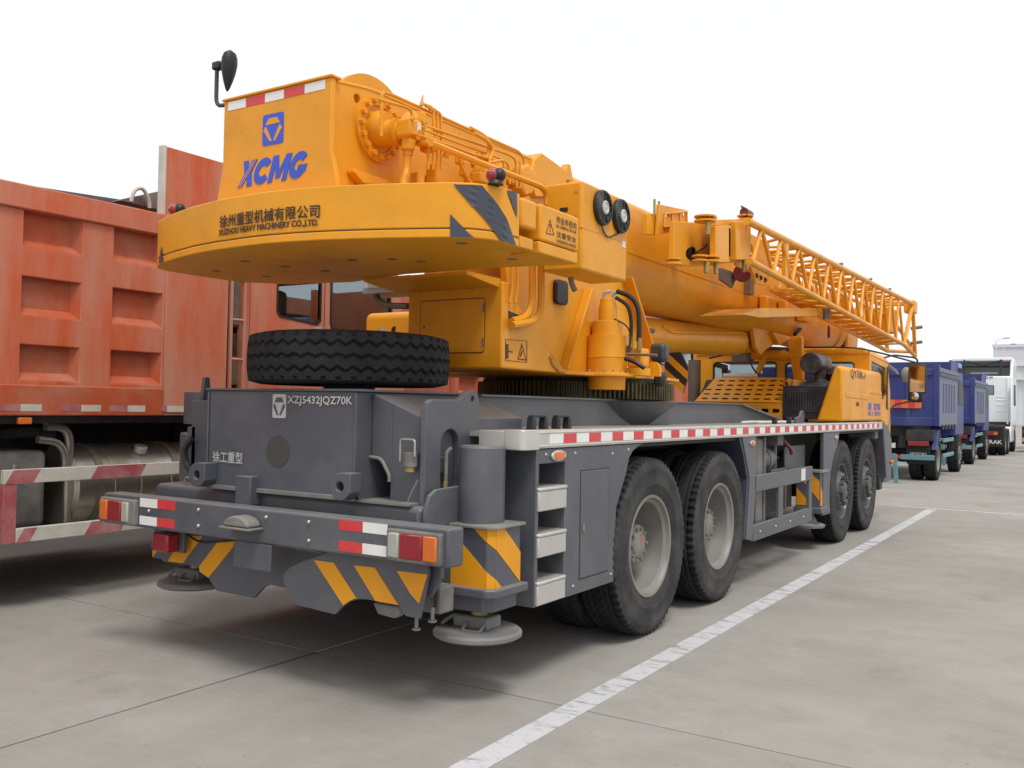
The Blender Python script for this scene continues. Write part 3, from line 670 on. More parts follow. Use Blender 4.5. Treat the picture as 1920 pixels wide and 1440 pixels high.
part('rear_cross_beam', MB().box((-5.1, 4.31, .70), (-3.0, 4.59, 1.05)), 'dark_frame', CR)
part('hydraulic_pipe', MB().tube([(-3.1, 9.3, 1.475), (-3.1, 9.6, 1.48), (-3.12, 10.4, 1.476), (-3.1, 11.2, 1.476)], .012, 6, .1), 'sticker', CR)
part('hydraulic_pipe', MB().tube([(-3.06, 9.7, 1.473), (-3.07, 10.6, 1.473), (-3.1, 11.4, 1.473)], .010, 6, .1), 'sticker', CR)
part('deck_lug', MB().holed([(11.05, 1.457), (11.42, 1.457), (11.42, 1.58), (11.38, 1.61), (11.32, 1.60), (11.25, 1.54), (11.05, 1.52)], [arc(11.37, 1.565, .02, 0, 330, 8)], 'x', -3.06, -3.03), 'grey', CR, bev=.004)
for y in (9.95, 10.5): 
    part('deck_clamp', MB().box((-2.99, y, 1.457), (-2.94, y + .06, 1.53)), 'black', CR, bev=.008)

# --- axles and wheels
for k, y in enumerate((6.10, 7.50, 11.85, 13.30)):
    part('axle', MB().cyl((-5.2, y, .628), (-2.9, y, .628), .11, 14), 'dark_frame', CR)
    kit = CR_REAR if k < 2 else CR_FRONT
    for s in (1, -1):
        add_wheel(kit, CR, (XC + s * (1.39 - .155), y, .628), s, random.random() * 2)
        if k < 2: add_wheel(kit, CR, (XC + s * (1.39 - .155 - .36), y, .628), s, random.random(), detail=False)
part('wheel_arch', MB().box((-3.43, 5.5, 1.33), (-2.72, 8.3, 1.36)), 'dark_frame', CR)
part('axle_bogie', MB().prism([(5.6, .75), (8.0, .75), (7.6, 1.1), (6.0, 1.1)], 'x', -3.62, -3.5), 'dark_frame', CR)
part('painted_mark', MB().prism([(6.09, .62), (6.10, .62), (6.105, .70), (6.095, .70)], 'x', -2.7595, -2.7575), 'tape_red', CR)

# --- guard and tanks between the axles
mid = [sx(q) for q in ((1392, 818), (1418, 816), (1418, 907), (1411, 1014), (1399, 1011), (1406, 897))]
part('mudguard_bracket', MB().prism(mid, 'x', -2.72, -2.68), 'grey', CR, bev=.004)
part('mudguard_flange', MB().prism([(mid[0][0] - .06, 1.36), (mid[0][0], 1.36), (mid[5][0], mid[5][1]), (mid[4][0], mid[4][1]), (mid[4][0] - .05, mid[4][1]), (mid[5][0] - .05, mid[5][1]), (mid[0][0] + .06, 1.2)], 'x', -3.1, -2.69), 'navy', CR)
gd = part('side_guard', MB().box((-2.72, 8.44, .845), (-2.68, 10.46, .995)), 'grey', CR, bev=.004)
part('guard_rail', MB().box((-2.72, 8.40, .395), (-2.68, 10.46, .54)), 'grey', gd, bev=.004)
for y0, y1 in ((9.20, 9.36), (10.34, 10.459)): part('guard_post', MB().box((-2.716, y0, .541), (-2.684, y1, .844)), 'grey', gd, bev=.003)
part('guard_sticker', MB().box((-2.682, 10.0, .86), (-2.678, 10.16, .985)), 'sticker', gd)
part('air_tank', MB().prism(rrect(8.50, 9.05, .50, 1.33, .12, 5), 'x', -3.3, -2.78), 'grey_dusty', CR, bev=.02)
for y in (8.98, 8.72): part('tank_strap', MB().prism(rrect(y, y + .05, .485, 1.345, .02), 'x', -3.31, -2.765), 'box_grey', CR)
part('filter_can', MB().cyl((-2.9, 9.06, 1.10), (-2.9, 9.42, 1.10), .13, 20), 'canister', CR, bev=.01)
part('filter_band', MB().cyl((-2.9, 9.22, 1.10), (-2.9, 9.27, 1.10), .137, 20), 'box_grey', CR)
part('valve_block', MB().box((-2.95, 9.55, 1.24), (-2.80, 9.75, 1.36)), 'box_grey', CR, bev=.008)
part('valve_spindle', MB().cyl((-2.87, 9.65, .90), (-2.87, 9.65, 1.24), .03, 10), 'grey', CR)
part('tie_rod', MB().tube([(-2.85, 9.45, .98), (-2.85, 10.0, .98), (-2.85, 10.0, .55)], .015, 6, .03), 'box_grey', CR)
part('lever', MB().tube([(-2.85, 9.85, 1.30), (-2.8, 10.0, 1.20), (-2.8, 10.05, 1.14)], .02, 6, .02), 'dark_red', CR)
part('equipment_panel', MB().box((-2.86, 9.95, .96), (-2.84, 10.75, 1.22)), 'grey', CR, bev=.01)
part('equipment_box', MB().box((-3.3, 9.5, .50), (-3.0, 10.8, 1.34)), 'dark_frame', CR, bev=.01)
fp = [sx(q) for q in ((1544.8, 811), (1574, 810), (1568, 853), (1562, 961), (1543, 967))]
part('front_mudguard', MB().prism(fp, 'x', -2.72, -2.68), 'grey', CR, bev=.004)
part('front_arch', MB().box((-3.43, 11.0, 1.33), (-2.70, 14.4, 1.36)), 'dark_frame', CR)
# front jack, only partly seen behind the guard
fx, fy = -2.83, 10.99
fo = part('front_outrigger', MB().box((fx - .14, fy - .14, .50), (fx + .14, fy + .14, .90)), 'grey', CR, bev=.006)
part('jack_cap', MB().box((fx - .165, fy - .165, .90), (fx + .165, fy + .165, .93)), 'grey_dusty', fo, bev=.004)
part('jack_base', MB().box((fx - .16, fy - .16, .43), (fx + .16, fy + .16, .50)), 'grey', fo, bev=.01)
part('warning_stripe', MB().prism([(fx - .13, .52), (fx + .05, .52), (fx - .13, .72)], 'y', fy - .143, fy - .138), 'yellow', fo)
part('warning_stripe', MB().prism([(fx - .13, .88), (fx + .13, .58), (fx + .13, .80), (fx + .05, .88)], 'y', fy - .143, fy - .138), 'yellow', fo)
part('warning_stripe', MB().prism([(fy - .13, .52), (fy + .10, .52), (fy - .13, .74)], 'x', fx + .138, fx + .143), 'yellow', fo)
part('float', MB().lathe((fx - .05, fy, .26), (0, 0, 1), [(0, 0), (0, .20), (.03, .21), (.06, .12), (.17, .07), (.17, 0)], 28, cap=False), 'grey_dusty', fo)

# --- spare wheel lying on the rear box
sp_me = tyre_mesh('spare_tyre', .628, .315, .30, 'zigzag', 'rubber')
sc_ = Vector((-4.0, 4.39, 1.865))
spw = part('spare_wheel', MB().lathe(sc_ + Vector((0, 0, -.13)), (0, 0, 1), [(0, .31), (.03, .30), (.10, .29), (.10, .12), (.10, .02)], 40, cap=False), 'rim', CR)
put('tyre', sp_me, spw, (0, 0, (sc_ - WORLD[spw.name]).z), (0, R(-90), 0))
part('clamp_plate', MB().cbox(sc_ + Vector((0, 0, .10)), (.5, .12, .02)), 'box_grey', spw)
for dx, dy in ((.02, -.30), (.30, -.05)):
    q = sc_ + Vector((dx, dy, 0)); part('clamp_nut', MB().cyl(q + Vector((0, 0, .10)), q + Vector((0, 0, .19)), .03, 6), 'sticker', spw)
part('spare_mount', MB().cyl(sc_ + Vector((0, 0, -.19)), sc_ + Vector((0, 0, -.1)), .16, 20), 'black', CR)

# --- driver's cab, bonnet, boom rest
YC = 13.70
def hood_ring(y, zt, xi_b, xi_t): return [(XS, y, 1.484), (XS, y, zt - .04), (XS - .05, y, zt), (xi_t, y, zt), (xi_b, y, 1.484)]
hd = part('cab_fender', MB().loft([hood_ring(11.79, 2.17, -2.98, -2.76), hood_ring(14.22, 2.185, -3.2, -3.2)]), 'yellow', CR, bev=.025)
part('fender_nose', MB().prism([(14.221, 1.485), (14.221, 1.73), (14.70, 1.64), (14.79, 1.55), (14.79, 1.27), (14.52, 1.29), (14.46, 1.45)], 'x', XS - .25, XS - .002), 'yellow', hd, bev=.015)
part('fender_crease', MB().loft([[(XS + .006, 11.95, 1.845), (XS + .006, 13.2, 1.83), (XS + .006, 13.3, 1.92), (XS + .006, 14.2, 1.90), (XS + .006, 14.2, 1.86), (XS + .006, 13.36, 1.87), (XS + .006, 13.26, 1.775), (XS + .006, 11.95, 1.79)], [(XS - .02, 11.95, 1.86), (XS - .02, 13.2, 1.85), (XS - .02, 13.3, 1.94), (XS - .02, 14.2, 1.92), (XS - .02, 14.2, 1.85), (XS - .02, 13.36, 1.86), (XS - .02, 13.26, 1.76), (XS - .02, 11.95, 1.77)]]), 'yellow', hd)
y0, y1 = sx((1597, 700), XS)[0], sx((1620, 700), XS)[0]
text('lettering', 'QY70K-I', (XS + .002, 12.22, 2.02), (0, 1, 0), (0, 0, 1), .85, .13, 'print_brown', hd, bold=0)
text('lettering', 'XCMG', (XS + .002, 13.62, 1.635), (0, 1, 0), (0, 0, 1), .50, .09, 'logo_blue', hd, bold=.04, shear=.3)
text('lettering', '徐工重型', (XS + .002, 13.28, 1.555), (0, 1, 0), (0, 0, 1), .84, .06, 'logo_blue', hd, bold=.01)
part('emblem', MB().prism(rrect(13.30, 13.50, 1.63, 1.73, .015), 'x', XS - .002, XS + .003), 'logo_blue', hd)
part('badge', MB().box((XS - .002, 12.55, 1.68), (XS + .003, 12.72, 1.73)), 'print_brown', hd)
for z in (1.70, 1.58): part('fender_hole', MB().cyl((XS - .02, 12.95, z), (XS + .0015, 12.95, z), .035, 14), 'yellow_inner', hd)
# cab shell : roof, rear wall with windows, sides
x0, x1, zb, zt = -5.32, -2.74, 1.45, 2.46
win = [[(-5.03, 1.75), (-4.08, 1.75), (-4.05, 1.78), (-4.05, 2.30), (-4.09, 2.335), (-4.99, 2.335), (-5.03, 2.30)], [(-3.92, 1.75), (-2.98, 1.75), (-2.94, 1.79), (-2.94, 2.28), (-2.98, 2.315), (-3.88, 2.315), (-3.92, 2.28)]]
dc = part('driver_cab', MB().holed([(x0, zb), (x1, zb), (x1, zt), (x0, zt)], win, 'y', YC, YC + .05), 'yellow', CR)
for wv in win:
    cx_ = sum(p[0] for p in wv) / len(wv); cz_ = sum(p[1] for p in wv) / len(wv); inn = [(cx_ + (p[0] - cx_) * .965, cz_ + (p[1] - cz_) * .93) for p in wv]
    fr = part('window_seal', MB().holed(wv, [inn], 'y', YC - .012, YC + .03), 'hose', dc)
    part('pane', MB().prism(inn, 'y', YC + .006, YC + .012), 'glass', dc)
part('cab_roof', MB().loft([[(x0 + .0, YC - .02, zt - .04), (x1 - 0, YC - .02, zt - .04), (x1 - .08, YC - .02, zt + .06), (x0 + .08, YC - .02, zt + .06)], [(x0, YC + 1.6, zt - .10), (x1, YC + 1.6, zt - .10), (x1 - .1, YC + 1.5, zt + .02), (x0 + .1, YC + 1.5, zt + .02)]]), 'yellow', dc, bev=.03)
for xx in (-4.6, -3.9, -3.2): part('roof_rib', MB().box((xx, YC - .026, zt - .02), (xx + .14, YC + .05, zt + .045)), 'yellow', dc, bev=.01)
side = [(YC + .051, 1.46), (YC + .051, zt - .05), (15.05, zt - .11), (15.25, 1.9), (15.25, 1.46)]
wn = [(YC + .15, 1.80), (14.9, 1.80), (14.98, 1.9), (14.88, 2.28), (YC + .15, 2.33)]
for x in (x1 - .05, x0):
    part('cab_side', MB().holed(side, [wn], 'x', x, x + .05), 'yellow', dc); part('side_pane', MB().prism(wn, 'x', x + .02, x + .026), 'glass', dc)
    part('pillar_trim', MB().prism([(14.93, 1.5), (15.02, 1.5), (15.04, 2.3), (14.95, 2.3)], 'x', x + .051, x + .06), 'hose', dc)
part('windscreen', MB().loft([[(x0 + .06, 15.25, 1.6), (x1 - .06, 15.25, 1.6), (x1 - .06, 15.26, 1.6), (x0 + .06, 15.26, 1.6)], [(x0 + .06, 15.1, 2.35), (x1 - .06, 15.1, 2.35), (x1 - .06, 15.11, 2.35), (x0 + .06, 15.11, 2.35)]]), 'glass', dc)
part('cab_front', MB().box((x0, 15.20, .9), (x1, 15.3, 1.599)), 'yellow', dc, bev=.02)
part('dashboard', MB().box((x0 + .1, 14.7, 1.5), (x1 - .1, 15.18, 1.85)), 'black', dc, bev=.03)
for xx in (-4.7, -3.35): 
    part('seat_back', MB().box((xx - .24, 13.98, 1.5), (xx + .24, 14.1, 2.15)), 'black', dc, bev=.05)
part('cab_floor', MB().box((x0, YC + .051, 1.40), (x1, 15.2, 1.455)), 'dark_frame', dc)
part('grab_bar', MB().tube([(x1 + .03, 14.2, 1.85), (x1 + .08, 14.2, 1.9), (x1 + .08, 14.2, 2.2), (x1 + .03, 14.2, 2.24)], .016, 6, .03), 'black', dc)
part('front_corner', MB().prism([sx(q) for q in ((1654, 792), (1664, 797), (1670, 824), (1670, 877), (1660, 897), (1657, 842))], 'x', -2.9, -2.665), 'grey', CR, bev=.015)
q = sx((1668, 866)); part('corner_marker', MB().ball((-2.655, q[0], q[1]), .035, 12, 8), 'lens_amber', CR)
part('front_bumper', MB().box((-5.4, 14.7, .55), (-2.72, 15.3, .9)), 'grey', CR, bev=.03)
part('inner_fender', MB().box((-3.35, 14.42, .75), (-2.75, 14.46, 1.36)), 'dark_frame', CR)
part('shock_mount', MB().box((-3.1, 14.05, 1.22), (-2.72, 14.25, 1.36)), 'box_grey', CR, bev=.01)
part('pedal_block', MB().box((-2.95, 14.55, .45), (-2.75, 14.75, .7)), 'black', CR, bev=.02)
# mirrors on the cab's right front
mx_, my_ = -2.42, 15.35
q = P(1720, 710, y=my_); mr = part('wing_mirror', MB().cbox((q.x, my_, q.z), (.26, .07, .46)), 'black', CR, bev=.03)
part('mirror_glass', MB().cbox((q.x, my_ - .037, q.z), (.22, .006, .41)), 'mirror_glass', mr)
q2 = P(1717, 743, y=my_); m2 = part('wide_angle_mirror', MB().cbox((q2.x, my_, q2.z), (.22, .08, .19)), 'black', CR, bev=.03)
part('mirror_glass', MB().ball((q2.x - .01, my_ - .02, q2.z), .085, 14, 8, (1, .35, 1)), 'mirror_glass', m2)
part('mirror_arm', MB().tube([(x1 - .1, 15.0, 2.42), (q.x - .35, my_, 2.50), (q.x, my_, 2.45), (q.x, my_, q.z + .2)], .014, 6, .08), 'hose', CR)
part('mirror_arm', MB().tube([(-2.70, 15.1, 1.62), (-2.68, 15.2, 1.72), (q2.x, my_, 1.80), (q2.x, my_, q2.z)], .014, 6, .06), 'hose', CR)
part('sun_visor', MB().prism([P(*a, y=15.3).xz for a in ((1655, 678), (1672, 694), (1684, 702), (1680, 694), (1660, 678))], 'y', 15.2, 15.4), 'box_grey', CR)
q = P(1699, 703, y=15.5); part('near_mirror', MB().ball(q, .13, 14, 8, (.55, .3, 1)), 'lens_clear', CR)
# engine bonnet with slots
bx0, bx1 = -4.66, -3.46
ybot, zbot, ytop, ztop = 12.0, 1.70, 12.36, 2.035
slots = []
for r in range(5):
    for c in range(8):
        if r >= 3 and c == 0: continue
        u = bx0 + .08 + c * .142 + (0.0); v = .10 + r * .148
        slots.append(arc(u + .072, v, .024, -90, 90, 4) + arc(u + .024, v, .024, 90, 270, 4))
slope = Vector((0, ytop - ybot, ztop - zbot)); SL = slope.length; slope.normalize(); nrm = Vector((0, -slope.z, slope.y))
slots = [[(p[0], p[1] * SL / .80) for p in s_] for s_ in slots]
mb = MB().holed([(bx0, 0), (bx1, 0), (bx1 - .08, SL), (bx0 + .16, SL)], slots, 'z', .008, .012)
mb.v = [Vector((q.x, ybot, zbot)) + slope * q.y + nrm * q.z for q in mb.v]
bn = part('engine_bonnet', mb, 'yellow', CR)
mb = MB().box((bx0 + .02, .0, -.035), (bx1 - .09, SL, -.03)); mb.v = [Vector((q.x, ybot, zbot)) + slope * q.y + nrm * q.z for q in mb.v]
part('slot_shade_sheet', mb, 'dark_frame', bn)  # added dark sheet, stands in for the shade inside the slots
part('bonnet_top', MB().box((bx0 + .16, ytop, ztop - .012), (bx1 - .08, 13.2, ztop)), 'yellow', bn, bev=.006)
low = [[(bx0 + .07 + c * .142, zbot - .125), (bx0 + .16 + c * .142, zbot - .125), (bx0 + .16 + c * .142, zbot - .075), (bx0 + .07 + c * .142, zbot - .075)] for c in range(8)]
part('bonnet_skirt', MB().holed([(bx0, zbot - .26), (bx1, zbot - .26), (bx1, zbot), (bx0, zbot)], low, 'y', ybot, ybot + .012), 'yellow', bn)
part('bonnet_side', MB().prism([(ybot + .013, zbot - .1), (ybot + .013, zbot + .0), (ytop, ztop - .015), (13.3, ztop - .015), (13.3, zbot - .1)], 'x', bx1 + .001, bx1 + .012), 'yellow', bn)
part('bonnet_shoulder', MB().loft([[(bx1 + .012, 12.3, 1.72), (bx1 - .07, 12.4, ztop), (bx1 - .07, 13.3, ztop), (bx1 + .012, 13.3, 1.72)], [(-3.0, 12.5, 1.72), (-3.12, 12.6, 1.96), (-3.12, 13.4, 1.96), (-3.0, 13.4, 1.72)]]), 'yellow', bn, bev=.01)
part('engine_block', MB().box((bx0 + .02, ybot + .25, 1.2), (bx1 - .02, 13.3, 1.68)), 'dark_frame', CR)
part('bonnet_roller', MB().cyl((-4.42, 12.45, 2.075), (-3.95, 12.45, 2.075), .03, 12), 'sticker', CR)
# intake box with mesh, air filter drum
ib = part('intake_box', MB().prism([(-3.46, 1.50), (-2.84, 1.50), (-2.82, 1.925), (-3.46, 1.925)], 'y', 11.98, 12.5), 'mesh_black', CR, bev=.01)
gr = MB()
for i in range(15): gr.box((-3.40 + i * .034, 11.968, 1.60), (-3.392 + i * .034, 11.974, 1.88))
for i in range(10): gr.box((-3.40, 11.966, 1.60 + i * .031), (-2.92, 11.972, 1.608 + i * .031))
part('intake_mesh', gr, 'canister', ib, kind='stuff')
part('intake_cowl', MB().loft([[(-3.26, 12.0, 1.926), (-2.86, 12.0, 1.926), (-2.86, 12.45, 1.926), (-3.26, 12.45, 1.926)], [(-3.19, 12.1, 1.99), (-2.93, 12.1, 1.99), (-2.93, 12.4, 1.99), (-3.19, 12.4, 1.99)]]), 'canister', ib)
part('filter_stem', MB().lathe((-3.06, 12.25, 1.98), (0, 0, 1), [(0, .10), (.02, .10), (.03, .075), (.15, .075), (.15, 0)], 20, cap=False), 'canister', CR)
part('air_filter', MB().lathe((-3.12, 12.02, 2.215), (0, 1, 0), [(0, 0), (0, .125), (.02, .14), (.30, .14), (.31, .146), (.33, .146), (.34, .14), (.56, .14), (.58, .12), (.58, 0)], 36, cap=False), 'canister', CR)
# exhaust and misc behind
part('exhaust_stack', MB().cyl((-5.02, 12.9, 1.5), (-5.02, 12.9, 2.32), .09, 16), 'muffler', CR)
part('muffler_box', MB().box(tuple(P(1371, 680, y=12.9)), (P(1402, 680, y=12.9).x, 13.2, P(1371, 656, y=12.9).z)), 'muffler', CR, bev=.02)
# boom rest
for (ta, tb, ba, bb) in (((1478, 640), (1505, 632), (1490, 712), (1507, 712)), ((1432, 665), (1444, 660), (1416, 700), (1424, 700))):
    part('boom_rest_leg', MB().prism([sy(q, 13.0) for q in (ta, tb, bb, ba)], 'y', 12.95, 13.05), 'yellow', CR, bev=.008)
part('boom_rest_bar', MB().cyl(P(1405, 664, y=13.02), P(1507, 668, y=13.02), .075, 16), 'yellow', CR)
part('boom_rest_post', MB().prism([sy(q, 13.1) for q in ((1488, 632), (1504, 630), (1504, 665), (1484, 665))], 'y', 13.0, 13.16), 'yellow', CR, bev=.006)
part('boom_rest_post', MB().prism([sy(q, 13.1) for q in ((1432, 640), (1440, 638), (1442, 665), (1432, 665))], 'y', 13.0, 13.16), 'yellow', CR, bev=.006)
part('boom_rest_gusset', MB().prism([sy(q, 13.07) for q in ((1475, 668), (1506, 668), (1506, 712), (1498, 690))], 'y', 13.05, 13.09), 'yellow', CR)
part('boom_rest_cross', MB().prism([sy(q, 13.1) for q in ((1440, 650), (1488, 652), (1488, 662), (1440, 660))], 'y', 13.02, 13.12), 'muffler', CR)
part('cable', MB().tube([P(1330, 672, y=12.8), P(1370, 661, y=12.8), P(1400, 653, y=12.8), P(1432, 645, y=12.9)], .014, 6, .1), 'hose', CR)
part('cable', MB().tube([P(1410, 656, y=12.8), P(1404, 672, y=12.8), P(1412, 692, y=12.7), P(1424, 704, y=12.7)], .012, 6, .1), 'hose', CR)
part('cable', MB().tube([P(1505, 651, y=13.6), P(1560, 651, y=13.6), P(1612, 653, y=13.6), P(1660, 664, y=13.8), P(1725, 682, y=14)], .012, 6, .1), 'hose', CR)
# the carrier's unseen far side, as on the near one, added to shade underneath
part('left_cabinet', MB().box((-5.42, 4.52, .47), (-4.9, 5.50, 1.355)), 'grey', CR, bev=.01)
part('left_tank', MB().box((-5.40, 8.4, .42), (-4.8, 10.5, 1.33)), 'grey', CR, bev=.05)
part('left_mudguard', MB().box((-5.42, 10.95, .42), (-5.38, 11.2, 1.355)), 'grey', CR)
for y_, z_ in ((4.60, 1.325), (5.46, 1.30), (5.46, .52), (4.95, 1.32), (4.95, .52), (5.70, 1.32)):
    part('panel_bolt', MB().ball((-2.681, y_, z_), .011, 8, 6), 'bolt', CR)
for y_ in (8.6, 9.1, 9.6, 10.1): part('rail_bolt', MB().ball((-2.681, y_, .468), .012, 8, 6), 'bolt', CR)
part('weld_bead', MB().tube([(-3.462, 3.852, 1.07), (-3.462, 3.852, 1.655)], .007, 6), 'grey', CR); part('weld_bead', MB().tube([(-4.672, 3.852, 1.07), (-4.672, 3.852, 1.655)], .007, 6), 'grey', CR)
part('lamp_cable', MB().tube([(-2.92, 3.80, .80), (-2.90, 3.81, .74), (-2.86, 3.82, .66), (-2.88, 3.84, .56)], .008, 6, .04), 'hose', CR)
part('lamp_cable', MB().tube([(-4.86, 3.80, .80), (-4.70, 3.83, .72), (-4.4, 3.845, .76), (-4.25, 3.845, .80)], .007, 6, .06), 'hose', CR)
for x_ in (-4.3, -3.9, -3.6): part('cable_clip', MB().box((x_, 3.792, .93), (x_ + .03, 3.80, .99)), 'bolt', CR)
part('air_hose', MB().tube([(-3.2, 8.35, 1.30), (-2.95, 8.9, 1.33), (-2.92, 9.5, 1.28), (-2.95, 10.3, 1.31), (-3.1, 10.9, 1.25)], .014, 6, .2), 'hose', CR)
part('air_hose', MB().tube([(-3.2, 9.0, 1.25), (-2.9, 9.45, 1.18), (-2.88, 9.9, 1.08), (-3.0, 10.4, 1.15)], .012, 6, .2), 'hose', CR)

# ================================================================ the mobile crane : superstructure
SLC = Vector((XC, 7.46, 0))
# slew ring with cut teeth
NT = 132; gp = []
for i in range(NT):
    for fr, r in ((0, .862), (.16, .890), (.44, .890), (.60, .862)):
        a = 2 * math.pi * (i + fr) / NT; gp.append((SLC.x + r * math.cos(a), SLC.y + r * math.sin(a)))
part('slew_ring', MB().prism(gp, 'z', 1.675, 1.815), 'greasy', CR, smooth=False)
part('slew_ring_cap', MB().lathe((SLC.x, SLC.y, 1.8155), (0, 0, 1), [(0, 0), (0, .84), (.03, .84), (.03, 0)], 48, cap=False), 'dark_frame', CR)
# turntable body
tb = part('turntable', MB().prism([(5.22, 1.852), (6.12, 1.852), (6.10, 1.88), (6.02, 1.892), (5.46, 2.27), (5.36, 2.36), (5.33, 2.44), (5.22, 2.44)], 'x', -4.21, -3.40), 'yellow', CR, bev=.05, seg=4)
part('turntable_upper', MB().prism([(-4.20, 2.30), (-3.52, 2.30), (-3.52, 2.465), (-4.20, 2.465)], 'y', 5.235, 5.9), 'yellow', tb)
part('turntable_collar', MB().prism([(4.84, 2.44), (5.24, 2.40), (5.24, 2.461), (4.84, 2.461)], 'x', -4.30, -3.43), 'yellow', tb)
x0, z0 = sy((790, 566), 5.22); x1, z1 = sy((907, 660), 5.22)
dr = part('turntable_door', MB().prism(rrect(x0, x1, z1, z0, .02), 'y', 5.2145, 5.224), 'yellow', tb, bev=.002)
part('door_gap', MB().holed(rrect(x0 - .006, x1 + .006, z1 - .006, z0 + .006, .025), [rrect(x0 - .001, x1 + .001, z1 - .001, z0 + .001, .02)], 'y', 5.2178, 5.2188), 'print_brown', tb)
for fz in (.18, .82): part('hinge', MB().cyl((x1 - .004, 5.212, z1 + (z0 - z1) * fz - .03), (x1 - .004, 5.212, z1 + (z0 - z1) * fz + .03), .006, 8), 'muffler', dr)
part('door_lock', MB().cyl((x0 + .035, 5.212, (z0 + z1) / 2), (x0 + .035, 5.216, (z0 + z1) / 2), .008, 10), 'print_brown', dr)
for dx in (.10, .55): part('lifting_pin', MB().cyl((-4.2 + dx, 5.216, 2.40), (-4.2 + dx, 5.222, 2.40), .012, 8), 'yellow_inner', tb)
# sticker with warning triangle on the side
def side_poly(par, pts, x, m, name): return part(name, MB().prism([sx(q, x) for q in pts], 'x', x - .001, x + .002), m, par)
fr_o = [sx(q, -3.40) for q in ((947, 636), (988, 639), (988, 680), (947, 676))]
def inset(pts, k):
    cx_ = sum(p[0] for p in pts) / len(pts); cy_ = sum(p[1] for p in pts) / len(pts); return [(cx_ + (p[0] - cx_) * k, cy_ + (p[1] - cy_) * k) for p in pts]
part('sticker_frame', MB().holed(fr_o, [inset(fr_o, .955)], 'x', -3.399, -3.3975), 'print_brown', tb)
tri = [sx(q, -3.40) for q in ((978, 644), (987, 676), (970, 674))]
part('warning_triangle', MB().holed(tri, [inset(tri, .78)], 'x', -3.399, -3.3975), 'print_brown', tb)
side_poly(tb, ((949, 645), (953, 645), (953, 672), (949, 672)), -3.3985, 'print_brown', 'pictogram'); side_poly(tb, ((954, 658), (961, 659), (961, 661), (954, 660)), -3.3985, 'print_brown', 'pictogram')
side_poly(tb, ((978, 658), (980, 658), (977, 669), (975, 668)), -3.3985, 'print_brown', 'pictogram')
# recessed side frame up to the boom foot
part('side_frame', MB().prism([sx(q, -3.5) for q in ((948, 480), (1165, 500), (1185, 545), (1215, 640), (1222, 703), (1050, 703), (955, 570))], 'x', -3.56, -3.50), 'yellow', CR, bev=.01)
part('side_frame', MB().prism([(6.6, 2.0), (8.0, 1.88), (7.8, 2.3), (7.3, 2.9), (6.6, 2.9)], 'x', -4.66, -4.60), 'yellow', CR, bev=.01)
part('frame_rib', MB().loft([[(-3.5, *p), (-3.42, *p)] + [(-3.42, p[0] + .03, p[1]), (-3.5, p[0] + .03, p[1])] for p in (sx((1103, 540), -3.46), sx((1056, 692), -3.46))]), 'yellow', CR, bev=.006)
part('frame_edge', MB().tube([Vector((-3.47, *sx(q, -3.47))) for q in ((955, 562), (985, 612), (1018, 655), (1033, 668), (1050, 690))], .018, 6, .05), 'yellow_inner', CR)
part('front_rib', MB().loft([[(-3.56, *p), (-3.40, *p), (-3.40, p[0] + .03, p[1]), (-3.56, p[0] + .03, p[1])] for p in (sx((1165, 520), -3.5), sx((1222, 700), -3.5))]), 'yellow', CR, bev=.006)
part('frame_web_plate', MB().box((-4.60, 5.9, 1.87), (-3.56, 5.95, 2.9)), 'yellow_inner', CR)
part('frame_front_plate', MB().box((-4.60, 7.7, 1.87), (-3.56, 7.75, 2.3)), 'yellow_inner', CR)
part('slew_platform', MB().prism([(-4.66, 6.1), (-3.42, 6.1)] + arc(-3.40, 6.75, .26, -80, 60, 10) + [(-3.22, 7.5), (-3.30, 8.1), (-4.66, 8.3)], 'z', 1.848, 1.876), 'yellow', CR, bev=.006)
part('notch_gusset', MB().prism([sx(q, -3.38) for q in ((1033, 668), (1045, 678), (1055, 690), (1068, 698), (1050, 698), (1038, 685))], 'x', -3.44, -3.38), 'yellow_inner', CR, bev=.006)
# slewing reducer
RC = (-3.37, 6.74, 0)
rd = part('slewing_reducer', MB().lathe(RC, (0, 0, 1), [(1.745, 0), (1.745, .150), (1.846, .153), (1.8465, .19), (1.885, .19), (1.886, .172), (1.905, .172), (1.906, .160), (2.0, .160), (2.005, .164), (2.015, .160), (2.18, .160), (2.185, .125), (2.295, .122), (2.30, .105), (2.305, .085), (2.30, .085)], 36, cap=False), 'yellow', CR)
mb = MB()
for i in range(16):
    a = 2 * math.pi * i / 16; q = Vector((RC[0] + .182 * math.cos(a), RC[1] + .182 * math.sin(a), 1.885)); mb.cyl(q, q + Vector((0, 0, .016)), .010, 6)
part('bolt_ring', mb, 'bolt', rd)
part('drive_motor', MB().lathe(RC, (0, 0, 1), [(2.30, .075), (2.40, .075), (2.43, .068), (2.48, .062), (2.485, .05), (2.50, .0)], 20, cap=False), 'yellow', rd)
for dx, dy in ((-.02, -.03), (.04, .02)): part('elbow', MB().tube([(RC[0] + dx, RC[1] + dy, 2.48), (RC[0] + dx, RC[1] + dy, 2.53), (RC[0] + dx + .05, RC[1] + dy + .02, 2.54)], .016, 8, .03), 'bolt', rd)
hs = lambda pts, y, r=.018: part('hose', MB().tube([P(*q, y=y) for q in pts], r, 8, .12, 6), 'hose', CR)
hs(((1157, 546), (1185, 556), (1198, 580), (1199, 622), (1197, 640)), 6.75, .020); hs(((1155, 558), (1178, 572), (1184, 600), (1183, 630)), 6.72, .016); hs(((1152, 598), (1176, 610), (1184, 632), (1180, 652)), 6.70, .006)
for px, py in ((1199, 646), (1183, 640)): q = P(px, py, y=6.75); part('hose_fitting', MB().cyl(q - Vector((0, 0, .05)), q + Vector((0, 0, .05)), .02, 8), 'brass', CR)
